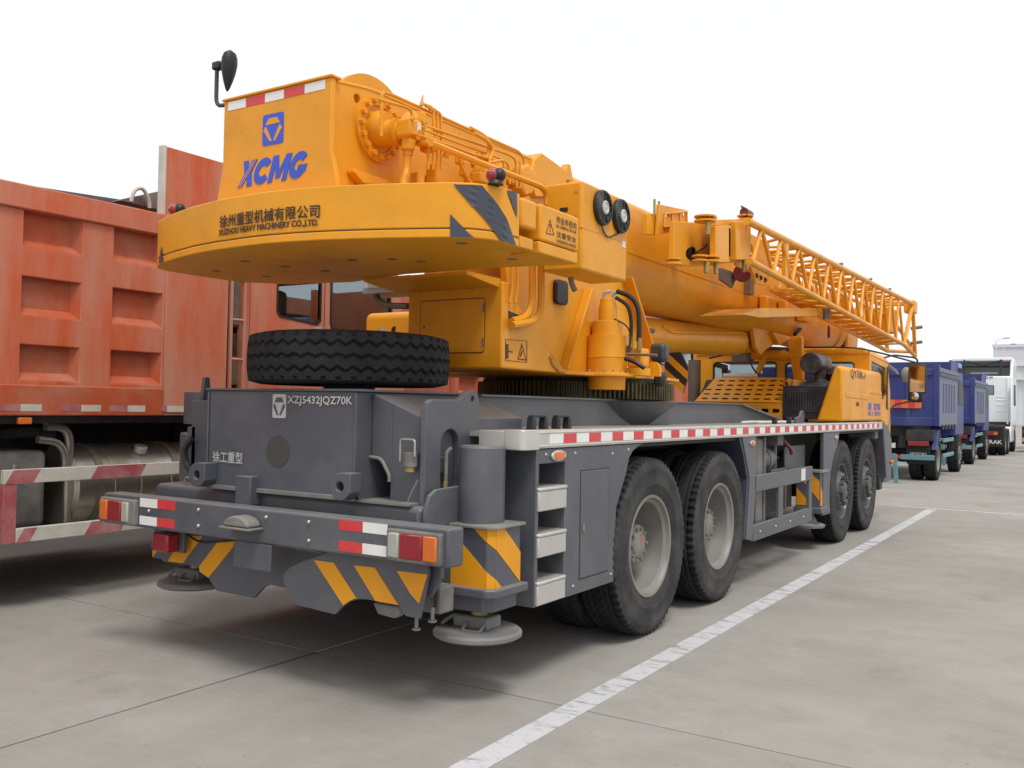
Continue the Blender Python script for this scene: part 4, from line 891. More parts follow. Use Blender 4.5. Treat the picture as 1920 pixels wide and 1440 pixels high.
q = P(1197, 672, y=6.85); part('valve_body', MB().cbox(q, (.14, .14, .16)), 'yellow', CR, bev=.02)
part('valve_knob', MB().ball(P(1180, 655, y=6.8), .035, 10, 8), 'muffler', CR)
part('valve_flange', MB().cyl(q + Vector((0, 0, -.14)), q + Vector((0, 0, -.08)), .10, 18), 'yellow', CR)
part('valve_pipe', MB().tube([P(1175, 664, y=6.7), P(1232, 666, y=6.7)], .012, 6), 'muffler', CR); part('valve_pipe', MB().tube([P(1172, 672, y=6.68), P(1190, 678, y=6.68), P(1208, 690, y=6.68)], .02, 6, .03), 'hose', CR)
part('valve_bracket', MB().prism(arc(-3.06, 1.92, .06, 0, 180, 8) + [(-3.12, 1.86), (-3.0, 1.86)], 'y', 6.95, 6.98), 'yellow', CR)
wl_ = P(1237, 662, y=7.2); wk = part('work_lamp', MB().cbox(wl_, (.14, .12, .16)), 'canister', CR, bev=.035, seg=3)
part('lamp_stem', MB().cyl(wl_ + Vector((-.02, 0, -.18)), wl_ + Vector((-.02, 0, -.06)), .03, 10), 'black', wk); part('lamp_cables', MB().cbox(wl_ + Vector((.0, .02, -.22)), (.10, .10, .12)), 'black', wk, bev=.03)
# striped plate beyond the slew ring
SY = 8.6; sp_ = part('striped_plate', MB().prism([sy(q, SY) for q in ((1246, 662), (1276, 660), (1290, 690), (1290, 706), (1280, 737), (1246, 704))], 'y', SY, SY + .03), 'black', CR)
for pts in (((1246, 672), (1254, 664), (1290, 697), (1289, 712)), ((1246, 690), (1246, 704), (1280, 737), (1284, 724))):
    part('warning_stripe', MB().prism([sy(q, SY) for q in pts], 'y', SY - .004, SY + .002), 'yellow', sp_)
# rear body left of the turntable
part('left_body', MB().box((sy((682, 600), 6.3)[0], 6.3, 1.86), (-4.25, 7.2, sy((700, 586), 6.3)[1])), 'yellow', CR, bev=.06, seg=4)
part('left_body_hole', MB().cyl(P(741, 619, y=6.298), P(741, 619, y=6.305), .035, 14), 'black', CR)
q0 = P(705, 540, y=5.6); part('pipe_bracket', MB().cbox(q0 + Vector((0, 0, .02)), (.16, .1, .06)), 'old_white', CR, bev=.006)
part('suction_pipe', MB().tube([q0, P(706, 560, y=5.6), P(722, 573, y=5.6), P(765, 574, y=5.6)], .026, 10, .08), 'muffler', CR)
part('pipe_nut', MB().cyl(P(706, 542, y=5.6), P(706, 551, y=5.6), .042, 6), 'muffler', CR)
part('cooler_tray', MB().box((sy((680, 530), 5.5)[0], 5.5, 2.46), (sy((760, 530), 5.5)[0], 5.8, 2.50)), 'white_shade', CR)
mb = MB(); xa = sy((690, 520), 5.5)[0]
for i in range(24): mb.box((xa + i * .018, 5.49, 2.50), (xa + .008 + i * .018, 5.75, 2.58))
part('cooler_fins', mb, 'sticker', CR, kind='stuff')

# ---------------------------------------------------------------- counterweight
CX2 = -3.97
half = [(2.66 - 3.97, 4.25), (-1.325 + 0, 4.10)]
ro = [(1.31, 4.24), (1.318, 4.08), (1.29, 3.985), (1.235, 3.905), (1.14, 3.835), (.98, 3.765), (.82, 3.70), (.66, 3.645), (.48, 3.59), (.30, 3.552), (.14, 3.535), (0, 3.53)]
OUT = [(CX2 + a, b_) for a, b_ in ro] + [(-4.27, 3.548), (-4.53, 3.590), (-4.80, 3.665), (-5.00, 3.735), (-5.14, 3.80), (-5.23, 3.87), (-5.28, 3.96), (-5.29, 4.24)]
front = [(CX2 - 1.30, 4.60), (-5.02, 4.84), (-4.5, 4.95), (-3.9, 4.80), (-3.2, 4.82), (-2.86, 4.88), (-2.84, 4.24)]
cw = part('counterweight', MB().prism(OUT + front, 'z', 2.512, 2.75), 'yellow', CR, bev=.006)
part('counterweight_base', MB().prism(OUT + front, 'z', 2.462, 2.507), 'yellow', cw, bev=.006)
part('counterweight_seam', MB().prism([(CX2 + (p[0] - CX2) * .996, 4.2 + (p[1] - 4.2) * .994) for p in OUT + front], 'z', 2.507, 2.512), 'print_brown', cw)
for px, py in ((460, 490), (535, 500), (610, 508), (660, 487), (735, 486), (405, 508), (865, 456), (960, 486), (790, 490), (500, 518)):
    q = P(px, py, z=2.462); part('recess_shade_disc', MB().cyl((q.x, q.y, 2.4605), (q.x, q.y, 2.47), .032, 14), 'muffler', cw)  # flat dark disc painting the shade inside a bolt recess
def on_slab(px, py, off=.006):
    """point where the pixel's ray meets the counterweight's curved upright face"""
    d = CAMROT @ Vector((px - PCX, -(py - PCY), -FPX)); best = None
    for i in range(len(OUT) - 1):
        a, b_ = Vector(OUT[i]), Vector(OUT[i + 1]); e = b_ - a
        den = d.x * e.y - d.y * e.x
        if abs(den) < 1e-9: continue
        t = (a.x * e.y - a.y * e.x) / den; s_ = (a.x * d.y - a.y * d.x) / den
        if t > 0 and -.001 <= s_ <= 1.001 and (best is None or t < best[0]):
            n_ = Vector((-e.y, e.x)); n_.normalize()
            n_ = n_ if n_.dot(Vector((d.x, d.y))) < 0 else -n_; best = (t, n_)
    if best is None: return None
    q = EYE + d * best[0]; return Vector((q.x + best[1].x * off, q.y + best[1].y * off, min(max(q.z, 2.463), 2.752)))
def band(left, right, m='navy', n=8, name='warning_stripe'):
    v = []; 
    for l, r_ in zip(left, right):
        for k in range(n + 1):
            t = k / n; q = on_slab(l[0] + (r_[0] - l[0]) * t, l[1] + (r_[1] - l[1]) * t); v.append(q)
    if any(q is None for q in v): return
    f = [(i * (n + 1) + k, i * (n + 1) + k + 1, (i + 1) * (n + 1) + k + 1, (i + 1) * (n + 1) + k) for i in range(len(left) - 1) for k in range(n)]
    part(name, MB().add(v, f), m, cw, smooth=False)
def interp(pts, n):
    o = []
    for i in range(n + 1):
        t = i / n * (len(pts) - 1); k = min(int(t), len(pts) - 2); f_ = t - k
        o.append((pts[k][0] + (pts[k + 1][0] - pts[k][0]) * f_, pts[k][1] + (pts[k + 1][1] - pts[k][1]) * f_))
    return o
band(interp(((850, 346), (882, 383), (912, 415), (939, 453)), 8), interp(((903, 348), (932, 383), (950, 412), (966.5, 462)), 8))
band(interp(((949, 356), (968, 408)), 4), interp(((967.5, 361), (968.3, 409)), 4), n=3)
band(interp(((844, 402), (844, 447)), 4), interp(((844.5, 402), (889, 448)), 4))
band(interp(((304, 462), (299, 494)), 4), interp(((304.5, 463), (307, 492)), 4), n=3)
# company name set along the curved face
def along(px0, px1, pz):
    a = on_slab(px0, pz); b_ = on_slab(px1, pz); return a.x, b_.x
def slab_text(body, px0, px1, z0, z1, bold):
    xa, xb = on_slab(px0, 420).x, on_slab(px1, 400).x
    W = xb - xa
    def f_(s_, t_):
        x = xa + s_
        y = 3.53
        for i in range(len(OUT) - 1):
            a, b_ = OUT[i], OUT[i + 1]
            if min(a[0], b_[0]) <= x <= max(a[0], b_[0]):
                k = (x - a[0]) / (b_[0] - a[0]); y = a[1] + (b_[1] - a[1]) * k; break
        return Vector((x, y - .006, z0 + t_))
    text('lettering', body, (0, 0, 0), (1, 0, 0), (0, 0, 1), W, z1 - z0, 'print_brown', cw, bold=bold, mapf=f_)
za = on_slab(500, 416).z; zb = on_slab(500, 392).z; slab_text('徐州重型机械有限公司', 413, 600, za, zb, .022)
za = on_slab(500, 432).z; zb = on_slab(500, 419).z; slab_text('XUZHOU HEAVY MACHINERY CO.,LTD.', 412, 598, za, zb, .045)
part('lifting_block', MB().box((-4.64, 3.78, 2.751), (-4.57, 3.86, 2.785)), 'yellow', cw, bev=.006)
part('weld_seam', MB().tube([(-4.535, 3.745, 2.755), (-3.53, 3.745, 2.755)], .007, 6), 'yellow', cw)
# side pods
p1 = part('side_pod', MB().box((-2.84, 4.255, 2.575), (-2.655, 4.415, 2.738)), 'yellow', cw, bev=.018, seg=3)
part('side_pod_base', MB().box((-2.84, 4.262, 2.465), (-2.668, 4.40, 2.53)), 'yellow', cw, bev=.006)
p2 = part('side_pod', MB().box((-2.86, 4.452, 2.535), (-2.655, 4.905, 2.742)), 'yellow', cw, bev=.014, seg=3)
part('side_pod_base', MB().box((-2.86, 4.452, 2.462), (-2.66, 4.905, 2.531)), 'yellow', cw, bev=.008)
tri = [sx(q, -2.655) for q in ((1031, 411), (1039, 441), (1023.5, 438))]
part('warning_triangle', MB().holed(tri, [inset(tri, .84)], 'x', -2.6555, -2.653), 'print_brown', p2)
part('exclamation', MB().prism([sx(q, -2.655) for q in ((1030.3, 420), (1032.3, 420.5), (1031.9, 430), (1030.9, 430))], 'x', -2.6555, -2.653), 'print_brown', p2)
part('exclamation', MB().prism([sx(q, -2.655) for q in ((1030.4, 432), (1032, 432.4), (1032, 435), (1030.4, 434.6))], 'x', -2.6555, -2.653), 'print_brown', p2)
for body, a, b_, h in (('作业半径内', (1043, 418), (1080, 428), .042), ('BE CAREFUL IN THE', (1043, 426), (1080, 436), .017), ('注意安全', (1043, 444), (1080, 454), .036), ('WORKING RADIUS', (1043, 453.5), (1080, 463), .017)):
    pa = sx(a, -2.655); pb = sx(b_, -2.655)
    text('lettering', body, (-2.6525, pa[0], pa[1]), (0, 1, 0), (0, 0, 1), min(pb[0], 4.893) - pa[0], h, 'print_brown', p2, bold=.006, depth=0)
# tower plate with maker's name
TY = 3.75
tw = part('counterweight_tower', MB().prism([(-4.53, 2.751), (-3.535, 2.751), (-3.55, 2.84), (-3.575, 2.93), (-3.598, 3.0), (-3.598, 3.405), (-4.475, 3.405), (-4.475, 3.0), (-4.50, 2.90)], 'y', TY, TY + .035), 'yellow', CR, bev=.004)
part('tower_lip', MB().box((-4.485, TY - .012, 3.4055), (-3.588, TY + .07, 3.42)), 'yellow', tw, bev=.004)
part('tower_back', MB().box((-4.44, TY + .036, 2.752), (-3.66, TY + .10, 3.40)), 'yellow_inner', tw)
def lin(px, py): return sy((px, py), TY)
segs = ((429, 462, 'tape_white'), (462.5, 497, 'tape_red'), (497.5, 533, 'tape_white'), (533.5, 571, 'tape_red'), (571.5, 610, 'tape_white'))
for a, b_, m_ in segs:
    part('reflective_strip', MB().box((sy((a, 180), TY)[0], TY - .0025, 3.345), (sy((b_, 160), TY)[0], TY + .004, 3.397)), m_, tw)
emblem(tw, sy((493, 240), TY)[0], sy((532, 240), TY)[0], sy((512, 271), TY)[1], sy((512, 213), TY)[1], TY, 'logo_blue', 'yellow')
xa, xb = sy((446, 330), TY)[0], sy((581, 310), TY)[0]; za, zb = sy((512, 342), TY)[1], sy((512, 293), TY)[1]
def letters(par, xa, xb, za, zb, y, m, m2):
    W, H = xb - xa, zb - za; sh = .32 * H; U = (W - sh) / 4.42
    def T(pts, ox): return [(xa + (ox + p[0]) * U + sh * p[1], za + p[1] * H) for p in pts]
    def L(name, pts, ox, mm=m, d=.004): return part(name, MB().prism(T(pts, ox), 'y', y - d, y + .003), mm, par)
    L('letter', [(0, 0), (.30, 0), (.52, .36), (.62, 0), (1.0, 0), (.76, .52), (.98, 1), (.62, 1), (.50, .68), (.36, 1), (.02, 1), (.30, .50)], 0)
    for a in (.0, .14): L('letter_line', [(a + .06, 0), (a + .105, 0), (a + .80, 1), (a + .755, 1)], 0, m2, .0055)
    ring = lambda a0, a1: [(.56 + .56 * math.cos(R(t)), .5 + .5 * math.sin(R(t))) for t in [a0 + (a1 - a0) * i / 20 for i in range(21)]] + [(.56 + .25 * math.cos(R(t)), .5 + .20 * math.sin(R(t))) for t in [a1 + (a0 - a1) * i / 20 for i in range(21)]]
    L('letter', ring(38, 322), .98)
    L('letter', [(0, 0), (.30, 0), (.30, .62), (.50, .12), (.74, .12), (.94, .62), (.94, 0), (1.24, 0), (1.24, 1), (.88, 1), (.62, .42), (.36, 1), (0, 1)], 2.06)
    L('letter', ring(38, 335) , 3.34); L('letter', [(.56, .50), (1.12, .50), (1.12, .22), (.82, .22), (.82, .32), (.56, .32)], 3.34, m, .0045)
letters(tw, xa, xb, za, zb, TY, 'logo_blue', 'yellow')
# mirror on a bent stalk
q = P(405, 125, y=3.85); q1 = P(416, 198, y=3.85); zc = q.z
ml = part('tower_mirror', MB().tube([(-4.48, 3.85, q1.z), (q.x + .01, 3.85, q1.z + .0), (q.x + .01, 3.85, q.z)], .013, 8, .06), 'navy', CR)
part('mirror_clamp', MB().cbox((q.x + .02, 3.85, q.z), (.07, .05, .05)), 'hose', ml, bev=.01)
c_ = P(429, 133, y=3.85); rg = []
for t, rr_ in ((-1, .006), (-.85, .016), (-.5, .032), (-.1, .046), (.3, .054), (.6, .052), (.85, .040), (1, .012)):
    wz = .125 * t
    rg.append([Vector((c_.x + rr_ * math.cos(2 * math.pi * i / 16) * .8 + wz * .08, c_.y + rr_ * math.sin(2 * math.pi * i / 16), c_.z + wz)) for i in range(16)])
part('mirror_shell', MB().loft(rg), 'hose', ml)
# ---------------------------------------------------------------- winches
wf = part('winch_frame', MB().holed([(TY + .035, 2.752), (6.45, 2.752), (6.55, 3.30), (6.3, 3.46), (5.8, 3.455), (4.6, 3.452), (4.1, 3.44), (TY + .035, 3.40)], [arc(3.985, 3.355, .028, 0, 335, 12), arc(4.02, 2.83, .05, 0, 335, 12)], 'x', -3.66, -3.62), 'yellow', CR, bev=.005)
part('frame_rim', MB().tube([(-3.63, TY + .03, 3.40), (-3.63, 4.1, 3.447), (-3.63, 5.8, 3.462), (-3.63, 6.3, 3.46)], .016, 6, .1), 'yellow', wf)
part('winch_frame', MB().prism([(TY + .035, 2.752), (6.45, 2.752), (6.55, 3.30), (6.3, 3.46), (4.1, 3.44), (TY + .035, 3.40)], 'x', -4.48, -4.44), 'yellow', CR, bev=.005)
for wy, wz, fr_ in ((4.20, 3.18, .385), (5.25, 3.14, .33)):
    dm = part('winch_drum', MB().lathe((-4.43, wy, wz), (1, 0, 0), [(0, 0), (0, fr_), (.04, fr_), (.04, fr_ - .08), (.70, fr_ - .08), (.70, fr_), (.74, fr_), (.74, 0)], 44, cap=False), 'yellow', CR)
    mb = MB()
    for i in range(30): mb.lathe((-4.385 + i * .0225, wy, wz), (1, 0, 0), [(-.011, fr_ - .079), (0, fr_ - .065), (.011, fr_ - .079)], 28, cap=False)
    part('rope_layers', mb, 'rope', dm)
    sc_x = -3.62; fl = part('winch_flange', MB().lathe((sc_x, wy - .04, wz + .04), (1, 0, 0), [(0, .195 * fr_ / .385), (.025, .195 * fr_ / .385), (.026, .14 * fr_ / .385), (.012, .135 * fr_ / .385), (.012, .11 * fr_ / .385), (.05, .105 * fr_ / .385), (.09, .09), (.09, 0)], 32, cap=False), 'yellow', CR)
    bm_ = meshof('flange_bolt', MB().cyl(O_, X_ * .028, .017, 6), 'yellow')
    fc = Vector((sc_x, wy - .04, wz + .04))
    for i in range(16):
        a = 2 * math.pi * i / 16; put('bolt', bm_, fl, fc + Vector((.025, .168 * fr_ / .385 * math.cos(a), .168 * fr_ / .385 * math.sin(a))) - WORLD[fl.name])
def machine(cx_, cy_, x, s, top):
    """hydraulic motor with its valves, centred at (x, cx_, cy_)"""
    c = Vector((x, cx_, cy_)); V_ = lambda a, b_, d_: c + Vector((a, b_, d_)) * s
    mo = part('winch_motor', MB().cbox(V_(0, 0, 0), (.15 * s, .15 * s, .15 * s)), 'yellow', CR, bev=.028 * s, seg=3)
    part('motor_neck', MB().cyl(V_(-.22, -.02, 0), V_(-.06, 0, 0), .10 * s, 24, .085 * s), 'yellow', mo)
    part('motor_collar', MB().cyl(V_(-.10, 0, 0), V_(-.07, 0, 0), .105 * s, 24), 'yellow', mo)
    part('motor_shoulder', MB().loft([[V_(-.06, -.05, .07), V_(.06, -.05, .07), V_(.06, .07, .07), V_(-.06, .07, .07)], [V_(-.04, .0, .14), V_(.04, .0, .14), V_(.04, .07, .13), V_(-.04, .07, .13)]]), 'yellow', mo, bev=.01)
    part('outlet_flange', MB().cyl(V_(0, -.01, -.15), V_(0, -.01, -.07), .048 * s, 14), 'yellow', mo)
    part('outlet_nut', MB().cyl(V_(0, -.01, -.19), V_(0, -.01, -.15), .038 * s, 6), 'yellow', mo)
    part('valve_body', MB().cbox(V_(.02, .13, -.02), (.11 * s, .11 * s, .13 * s)), 'yellow', mo, bev=.012)
    part('valve_body', MB().cbox(V_(.01, .21, -.06), (.09 * s, .08 * s, .11 * s)), 'yellow', mo, bev=.010)
    part('valve_body', MB().cbox(V_(-.03, .16, .07), (.08 * s, .08 * s, .09 * s)), 'yellow', mo, bev=.010)
    if top:
        part('valve_tower', MB().cyl(V_(-.02, .15, .10), V_(-.02, .15, .17), .045 * s, 18), 'yellow', mo, bev=.006)
        part('valve_cap', MB().cyl(V_(-.02, .15, .095), V_(-.02, .15, .115), .056 * s, 18), 'yellow', mo)
    part('nameplate', MB().cbox(V_(.077, .02, .01), (.004, .04 * s, .07 * s)), 'sticker', mo)
    b2 = meshof('motor_bolt', MB().cyl(O_, X_ * .02, .011 * s, 6), 'yellow')
    for dy, dz in ((-.06, .055), (-.06, -.055), (.062, .055), (.062, -.055), (.09, .03), (.17, .03), (.09, -.07), (.17, -.07), (.18, -.10), (.24, -.10), (.18, -.02), (.24, -.02)):
        put('bolt', b2, mo, V_(.074 if dy < .07 else .055, dy, dz) - WORLD[mo.name])
machine(4.19, 3.195, -3.40, .80, True); machine(5.23, 3.165, -3.43, .62, False)
def pipe(pts, x, r, fil=.05, m='yellow'): return part('hydraulic_pipe', MB().tube([P(*q, x=x) for q in pts], r, 8, fil), m, CR)
pipe(((808, 268), (900, 305), (1015, 350), (1025, 362), (1025, 385)), -3.18, .021)
pipe(((715, 256), (716, 172), (735, 178), (972, 284), (983, 298), (983, 350)), -3.42, .010, .03)
pipe(((708, 186), (768, 203), (774, 215), (771, 225)), -3.30, .009)
for px, t, b_ in ((813, 202, 262), (827, 212, 274), (820, 207, 250)): pipe(((px - 22, t - 8), (px, t), (px, b_)), -3.38, .009, .04)
pipe(((795, 235), (955, 290), (968, 300), (969, 352)), -3.36, .009, .04); pipe(((795, 244), (945, 300), (955, 312), (956, 345)), -3.33, .008, .04)
pipe(((790, 252), (862, 282), (935, 302)), -3.28, .009); pipe(((775, 250), (850, 275), (890, 290)), -3.26, .007)
pipe(((890, 250), (912, 262), (926, 280), (916, 303)), -3.28, .013, .08); pipe(((882, 240), (910, 255), (920, 275), (910, 300)), -3.30, .013, .08)
q = Vector((-3.40, 4.182, 3.05)); part('hydraulic_pipe', MB().tube([q, q + Vector((0, -.005, -.10)), q + Vector((.02, -.06, -.18)), q + Vector((.03, -.06, -.27)), q + Vector((.04, -.02, -.30))], .024, 10, .07), 'yellow', CR)
for px in (803, 812, 820, 827): pipe(((px, 270), (px, 318)), -3.30, .008)
pipe(((862, 292), (866, 315), (885, 345)), -3.28, .009); pipe(((915, 305), (944, 300), (946, 330), (946, 352)), -3.26, .009, .03)
pipe(((975, 302), (976, 352)), -3.40, .009)
for (px, py, dx, dy, dz, x) in ((821, 330, .08, .14, .12, -3.42), (785, 338, .06, .10, .08, -3.52), (872, 318, .05, .07, .10, -3.5), (900, 335, .08, .10, .07, -3.45), (800, 262, .05, .08, .07, -3.28), (862, 300, .05, .05, .06, -3.45)):
    part('valve_block', MB().cbox(P(px, py, x=x), (dx, dy, dz)), 'yellow', CR, bev=.010)
for px, py, r in ((768, 278, .022), (812, 282, .018), (785, 262, .018), (835, 296, .018)):
    q = P(px, py, x=-3.30); part('pipe_union', MB().cyl(q, q + Vector((.02, 0, .05)), r, 6), 'yellow', CR)
part('relief_valve', MB().cyl(P(788, 345, x=-3.35), P(788, 325, x=-3.35), .025, 10), 'yellow', CR)
part('vent_spike', MB().cyl(P(790, 198, x=-3.32), P(793, 178, x=-3.32), .012, 8, .003), 'yellow', CR)
part('frame_bracket', MB().prism([sx(q, -3.6) for q in ((655, 318), (664, 322), (720, 340), (720, 352), (672, 345), (655, 325))], 'x', -3.62, -3.56), 'yellow', CR, bev=.006)
part('guide_arm', MB().prism([sx(q, -3.4) for q in ((980, 312), (992, 305), (1010, 330), (1000, 365), (985, 370), (978, 345))], 'x', -3.5, -3.4), 'yellow', CR, bev=.02)
# boom foot fairing
part('boom_foot', MB().prism([sx(q, -3.6) for q in ((990, 335), (998, 300), (1012, 287), (1058, 320), (1058, 370), (1000, 370))], 'x', -3.75, -3.58), 'yellow', CR, bev=.01)
part('boom_foot_lug', MB().prism([sx(q, -3.6) for q in ((1058, 338), (1062, 315), (1066, 307), (1070, 310), (1075, 338))], 'x', -3.66, -3.6), 'yellow', CR, bev=.004)
part('boom_foot_cover', MB().box((-4.4, 6.0, 3.1), (-3.76, 6.6, 3.50)), 'yellow', CR, bev=.02)
# beacons
for px, py in ((929, 346), (331, 407)):
    q = P(px, py, z=2.752); bb = part('beacon', MB().cyl((q.x, q.y, 2.751), (q.x, q.y, 2.772), .042, 14, .034), 'black', CR)
    part('beacon_lens', MB().ball((q.x - .012, q.y - .01, 2.80), .036, 14, 10), 'lens_red', bb)
    part('beacon_hood', MB().ball((q.x + .014, q.y + .012, 2.803), .037, 14, 10), 'hose', bb)
# ---------------------------------------------------------------- air-conditioning / radiator box with two fans
ab = part('cooler_box', MB().box((-3.20, 5.40, 2.512), (-2.90, 6.095, 3.105)), 'yellow', CR, bev=.018, seg=3)
for yy, zz in ((5.672, 2.972), (5.958, 2.966)):
    fn = part('fan', MB().lathe((-2.90, yy, zz), (1, 0, 0), [(0, .122), (.022, .122), (.034, .116), (.034, .106), (.012, .104), (.012, 0)], 32, cap=False), 'hose', ab)
    gr = MB()
    for rr_ in (.05, .062, .074, .086, .098): gr.lathe((-2.868, yy, zz), (1, 0, 0), [(-.004, rr_ - .002), (0, rr_ + .002), (.004, rr_ - .002)], 28, cap=False)
    for a in range(10): gr.tube([(-2.868, yy + .045 * math.cos(a * .628), zz + .045 * math.sin(a * .628)), (-2.868, yy + .118 * math.cos(a * .628 + .2), zz + .118 * math.sin(a * .628 + .2))], .0035, 4)
    part('fan_grille', gr, 'canister', ab)
    part('fan_motor', MB().lathe((-2.876, yy, zz), (1, 0, 0), [(0, .050), (.016, .047), (.02, .036), (.015, .030), (.015, .014), (.022, .0)], 20, cap=False), 'alu', ab)
part('fan_cable', MB().tube([Vector((-2.89, *sx(q, -2.89))) for q in ((1128, 422), (1131, 433), (1140, 446), (1155, 440), (1163, 436))], .005, 5, .03), 'hose', ab)
part('data_plate', MB().box((-2.902, 6.01, 2.755), (-2.897, 6.065, 2.80)), 'sticker', ab)
part('panel_seam', MB().box((-3.2025, 5.3985, 2.79), (-2.8985, 6.0965, 2.793)), 'yellow_inner', ab)
for z in (2.6, 2.73, 2.87, 3.03): part('hinge', MB().box((-2.955, 5.394, z), (-2.935, 5.402, z + .02)), 'yellow_inner', ab)
q = P(1057, 393, y=5.395); part('handle_recess', MB().cbox(q, (.06, .012, .028)), 'black', ab, bev=.004)
part('cable_boot', MB().prism(rrect(*sorted((sx((1040, 560), -3.48)[0], sx((1062, 560), -3.48)[0])), sx((1050, 571), -3.48)[1], sx((1050, 525), -3.48)[1], .04), 'x', -3.5, -3.46), 'hose', CR, bev=.01)
part('drain_elbow', MB().tube([P(1070, 520, y=5.5), P(1072, 532, y=5.5), P(1078, 545, y=5.5)], .02, 8, .02), 'muffler', ab)
for a, b_, r in ((958, 966, .010), (968, 972, .010)): pipe(((a + 2, 490), (a + 2, 545), (a - 2, 568)), -3.38, r, .05)
pipe(((998, 490), (998, 575), (985, 597), (960, 602)), -3.36, .026, .10); pipe(((1015, 490), (1015, 585), (1000, 604), (960, 610)), -3.33, .026, .10)
part('pipe_port', MB().prism([sx(q, -3.39) for q in ((955, 583), (972, 590), (985, 612), (972, 616), (957, 612))], 'x', -3.41, -3.392), 'hose', CR)

# ---------------------------------------------------------------- telescopic boom
def boom_prof(w2, zt, zb, r1, r2):
    n = 8; o = []
    o += arc(XC + w2 - r1, zt - r1, r1, 0, 90, 5); o += arc(XC - w2 + r1, zt - r1, r1, 90, 180, 5)
    o += arc(XC - w2 + r2, zb + r2, r2, 180, 270, n); o += arc(XC + w2 - r2, zb + r2, r2, 270, 360, n); return o
bo = part('boom', MB().prism(boom_prof(.42, 3.50, 2.60, .07, .38), 'y', 6.45, 16.2), 'yellow', CR)
part('boom_weld', MB().tube([(XC + .421, 6.5, 3.02), (XC + .421, 16.1, 3.02)], .006, 4), 'yellow', bo)
for k in range(4):
    part('boom_section', MB().prism(boom_prof(.385 - k * .035, 3.46 - k * .04, 2.65 + k * .045, .06, .34 - k * .03), 'y', 16.2 + k * .22, 16.42 + k * .22), 'yellow', bo, bev=.01)
part('boom_collar', MB().prism(boom_prof(.445, 3.525, 2.575, .07, .39), 'y', 15.9, 16.2), 'yellow', bo, bev=.01)
hdm = part('boom_head', MB().prism([(17.05, 2.62), (17.3, 2.5), (17.75, 2.6), (17.9, 3.0), (17.6, 3.5), (17.1, 3.5)], 'x', XC - .27, XC - .22), 'yellow', bo, bev=.01)
part('boom_head_plate', MB().prism([(17.05, 2.62), (17.3, 2.5), (17.75, 2.6), (17.9, 3.0), (17.6, 3.5), (17.1, 3.5)], 'x', XC + .22, XC + .27), 'yellow', bo, bev=.01)
for z in (2.72, 3.4): part('head_sheave', MB().cyl((XC - .2, 17.55, z), (XC + .2, 17.55, z), .2, 24), 'dark_red', bo)
# luffing cylinder and its brackets
d0, d1 = Vector((XC, 7.75, 2.315)), Vector((XC, 11.85, 2.503))
lc = part('luffing_cylinder', MB().cyl(d0, d1, .185, 32), 'yellow', CR, bev=.02)
part('cylinder_pipe', MB().tube([d0 + Vector((.17, 1.3, .15)), d0 + Vector((.19, 1.5, .10)), d1 + Vector((.19, -.3, .08)), d1 + Vector((.17, -.05, .08))], .014, 6, .05), 'yellow', lc)
part('cylinder_hose', MB().tube([P(1207, 628, x=-3.86), P(1212, 620, x=-3.86), P(1225, 620, x=-3.86)], .022, 8, .05), 'muffler', lc)
part('cylinder_eye', MB().cyl((XC - .16, 12.05, 2.53), (XC + .16, 12.05, 2.53), .17, 20), 'yellow', lc)
for s in (-.26, .20): part('boom_lug', MB().prism([(11.75, 2.70), (13.5, 2.70), (12.35, 2.42), (12.1, 2.33), (11.9, 2.42)], 'x', XC + s, XC + s + .06), 'yellow', CR, bev=.01)
part('boom_lug_brace', MB().prism([(12.4, 2.66), (13.4, 2.66), (12.7, 2.50)], 'x', XC + .26, XC + .33), 'yellow', CR, bev=.006)
# ---------------------------------------------------------------- jib: mounting brackets on the boom side
def px_poly(name, pts, x, th, m='yellow', par=CR, bev=.006): return part(name, MB().prism([sx(q, x) for q in pts], 'x', x - th, x), m, par, bev=bev)
JB = -3.36
def ho(q, x): return sx(q, x)
sl1 = [[ho(a, JB) for a in ((1247, 403), (1255, 402), (1255, 406), (1247, 407))], [ho(a, JB) for a in ((1281, 399), (1288, 398.5), (1288, 403), (1281, 404))]]
ub = part('jib_bracket', MB().holed([ho(q, JB) for q in ((1233, 441), (1236, 383), (1289, 394), (1289, 428))], sl1, 'x', JB - .03, JB), 'yellow', CR, bev=.004)
px_poly('jib_bracket', ((1214, 400), (1236, 402), (1234, 440), (1214, 440)), -3.40, .05)
for a in ((1243, 424), (1262, 419), (1275, 416)): pass
part('bracket_frame', MB().tube([Vector((JB + .01, *ho(q, JB))) for q in ((1243, 426), (1245, 401), (1286, 397), (1286, 420), (1243, 426))], .010, 6), 'yellow', ub)
for px in (1259, 1274): part('bracket_bar', MB().tube([Vector((JB + .01, *ho((px, 400), JB))), Vector((JB + .01, *ho((px - 1, 424), JB)))], .008, 6), 'yellow', ub)
for px, t in ((1231, 373), (1239.5, 377)): part('bracket_pin', MB().cyl(Vector((JB - .02, *ho((px, t), JB))), Vector((JB - .02, *ho((px, t + 30), JB))), .012, 8), 'brass', ub)
JP = -3.22
pl_ = part('jib_plate', MB().holed([ho(q, JP) for q in ((1262, 497), (1265, 415), (1330, 418), (1345, 405), (1345, 498), (1300, 499))], [[ho((1297 + 11 * math.cos(a), 476 + 12 * math.sin(a)), JP) for a in [i * 2 * math.pi / 16 for i in range(16)]]], 'x', JP - .05, JP), 'yellow', CR, bev=.006)
part('plate_bush', MB().lathe(Vector((JP - .06, *ho((1297, 476), JP))), (1, 0, 0), [(0, .068), (.075, .068), (.075, .056), (0, .056)], 24, closed=True), 'hose', pl_)
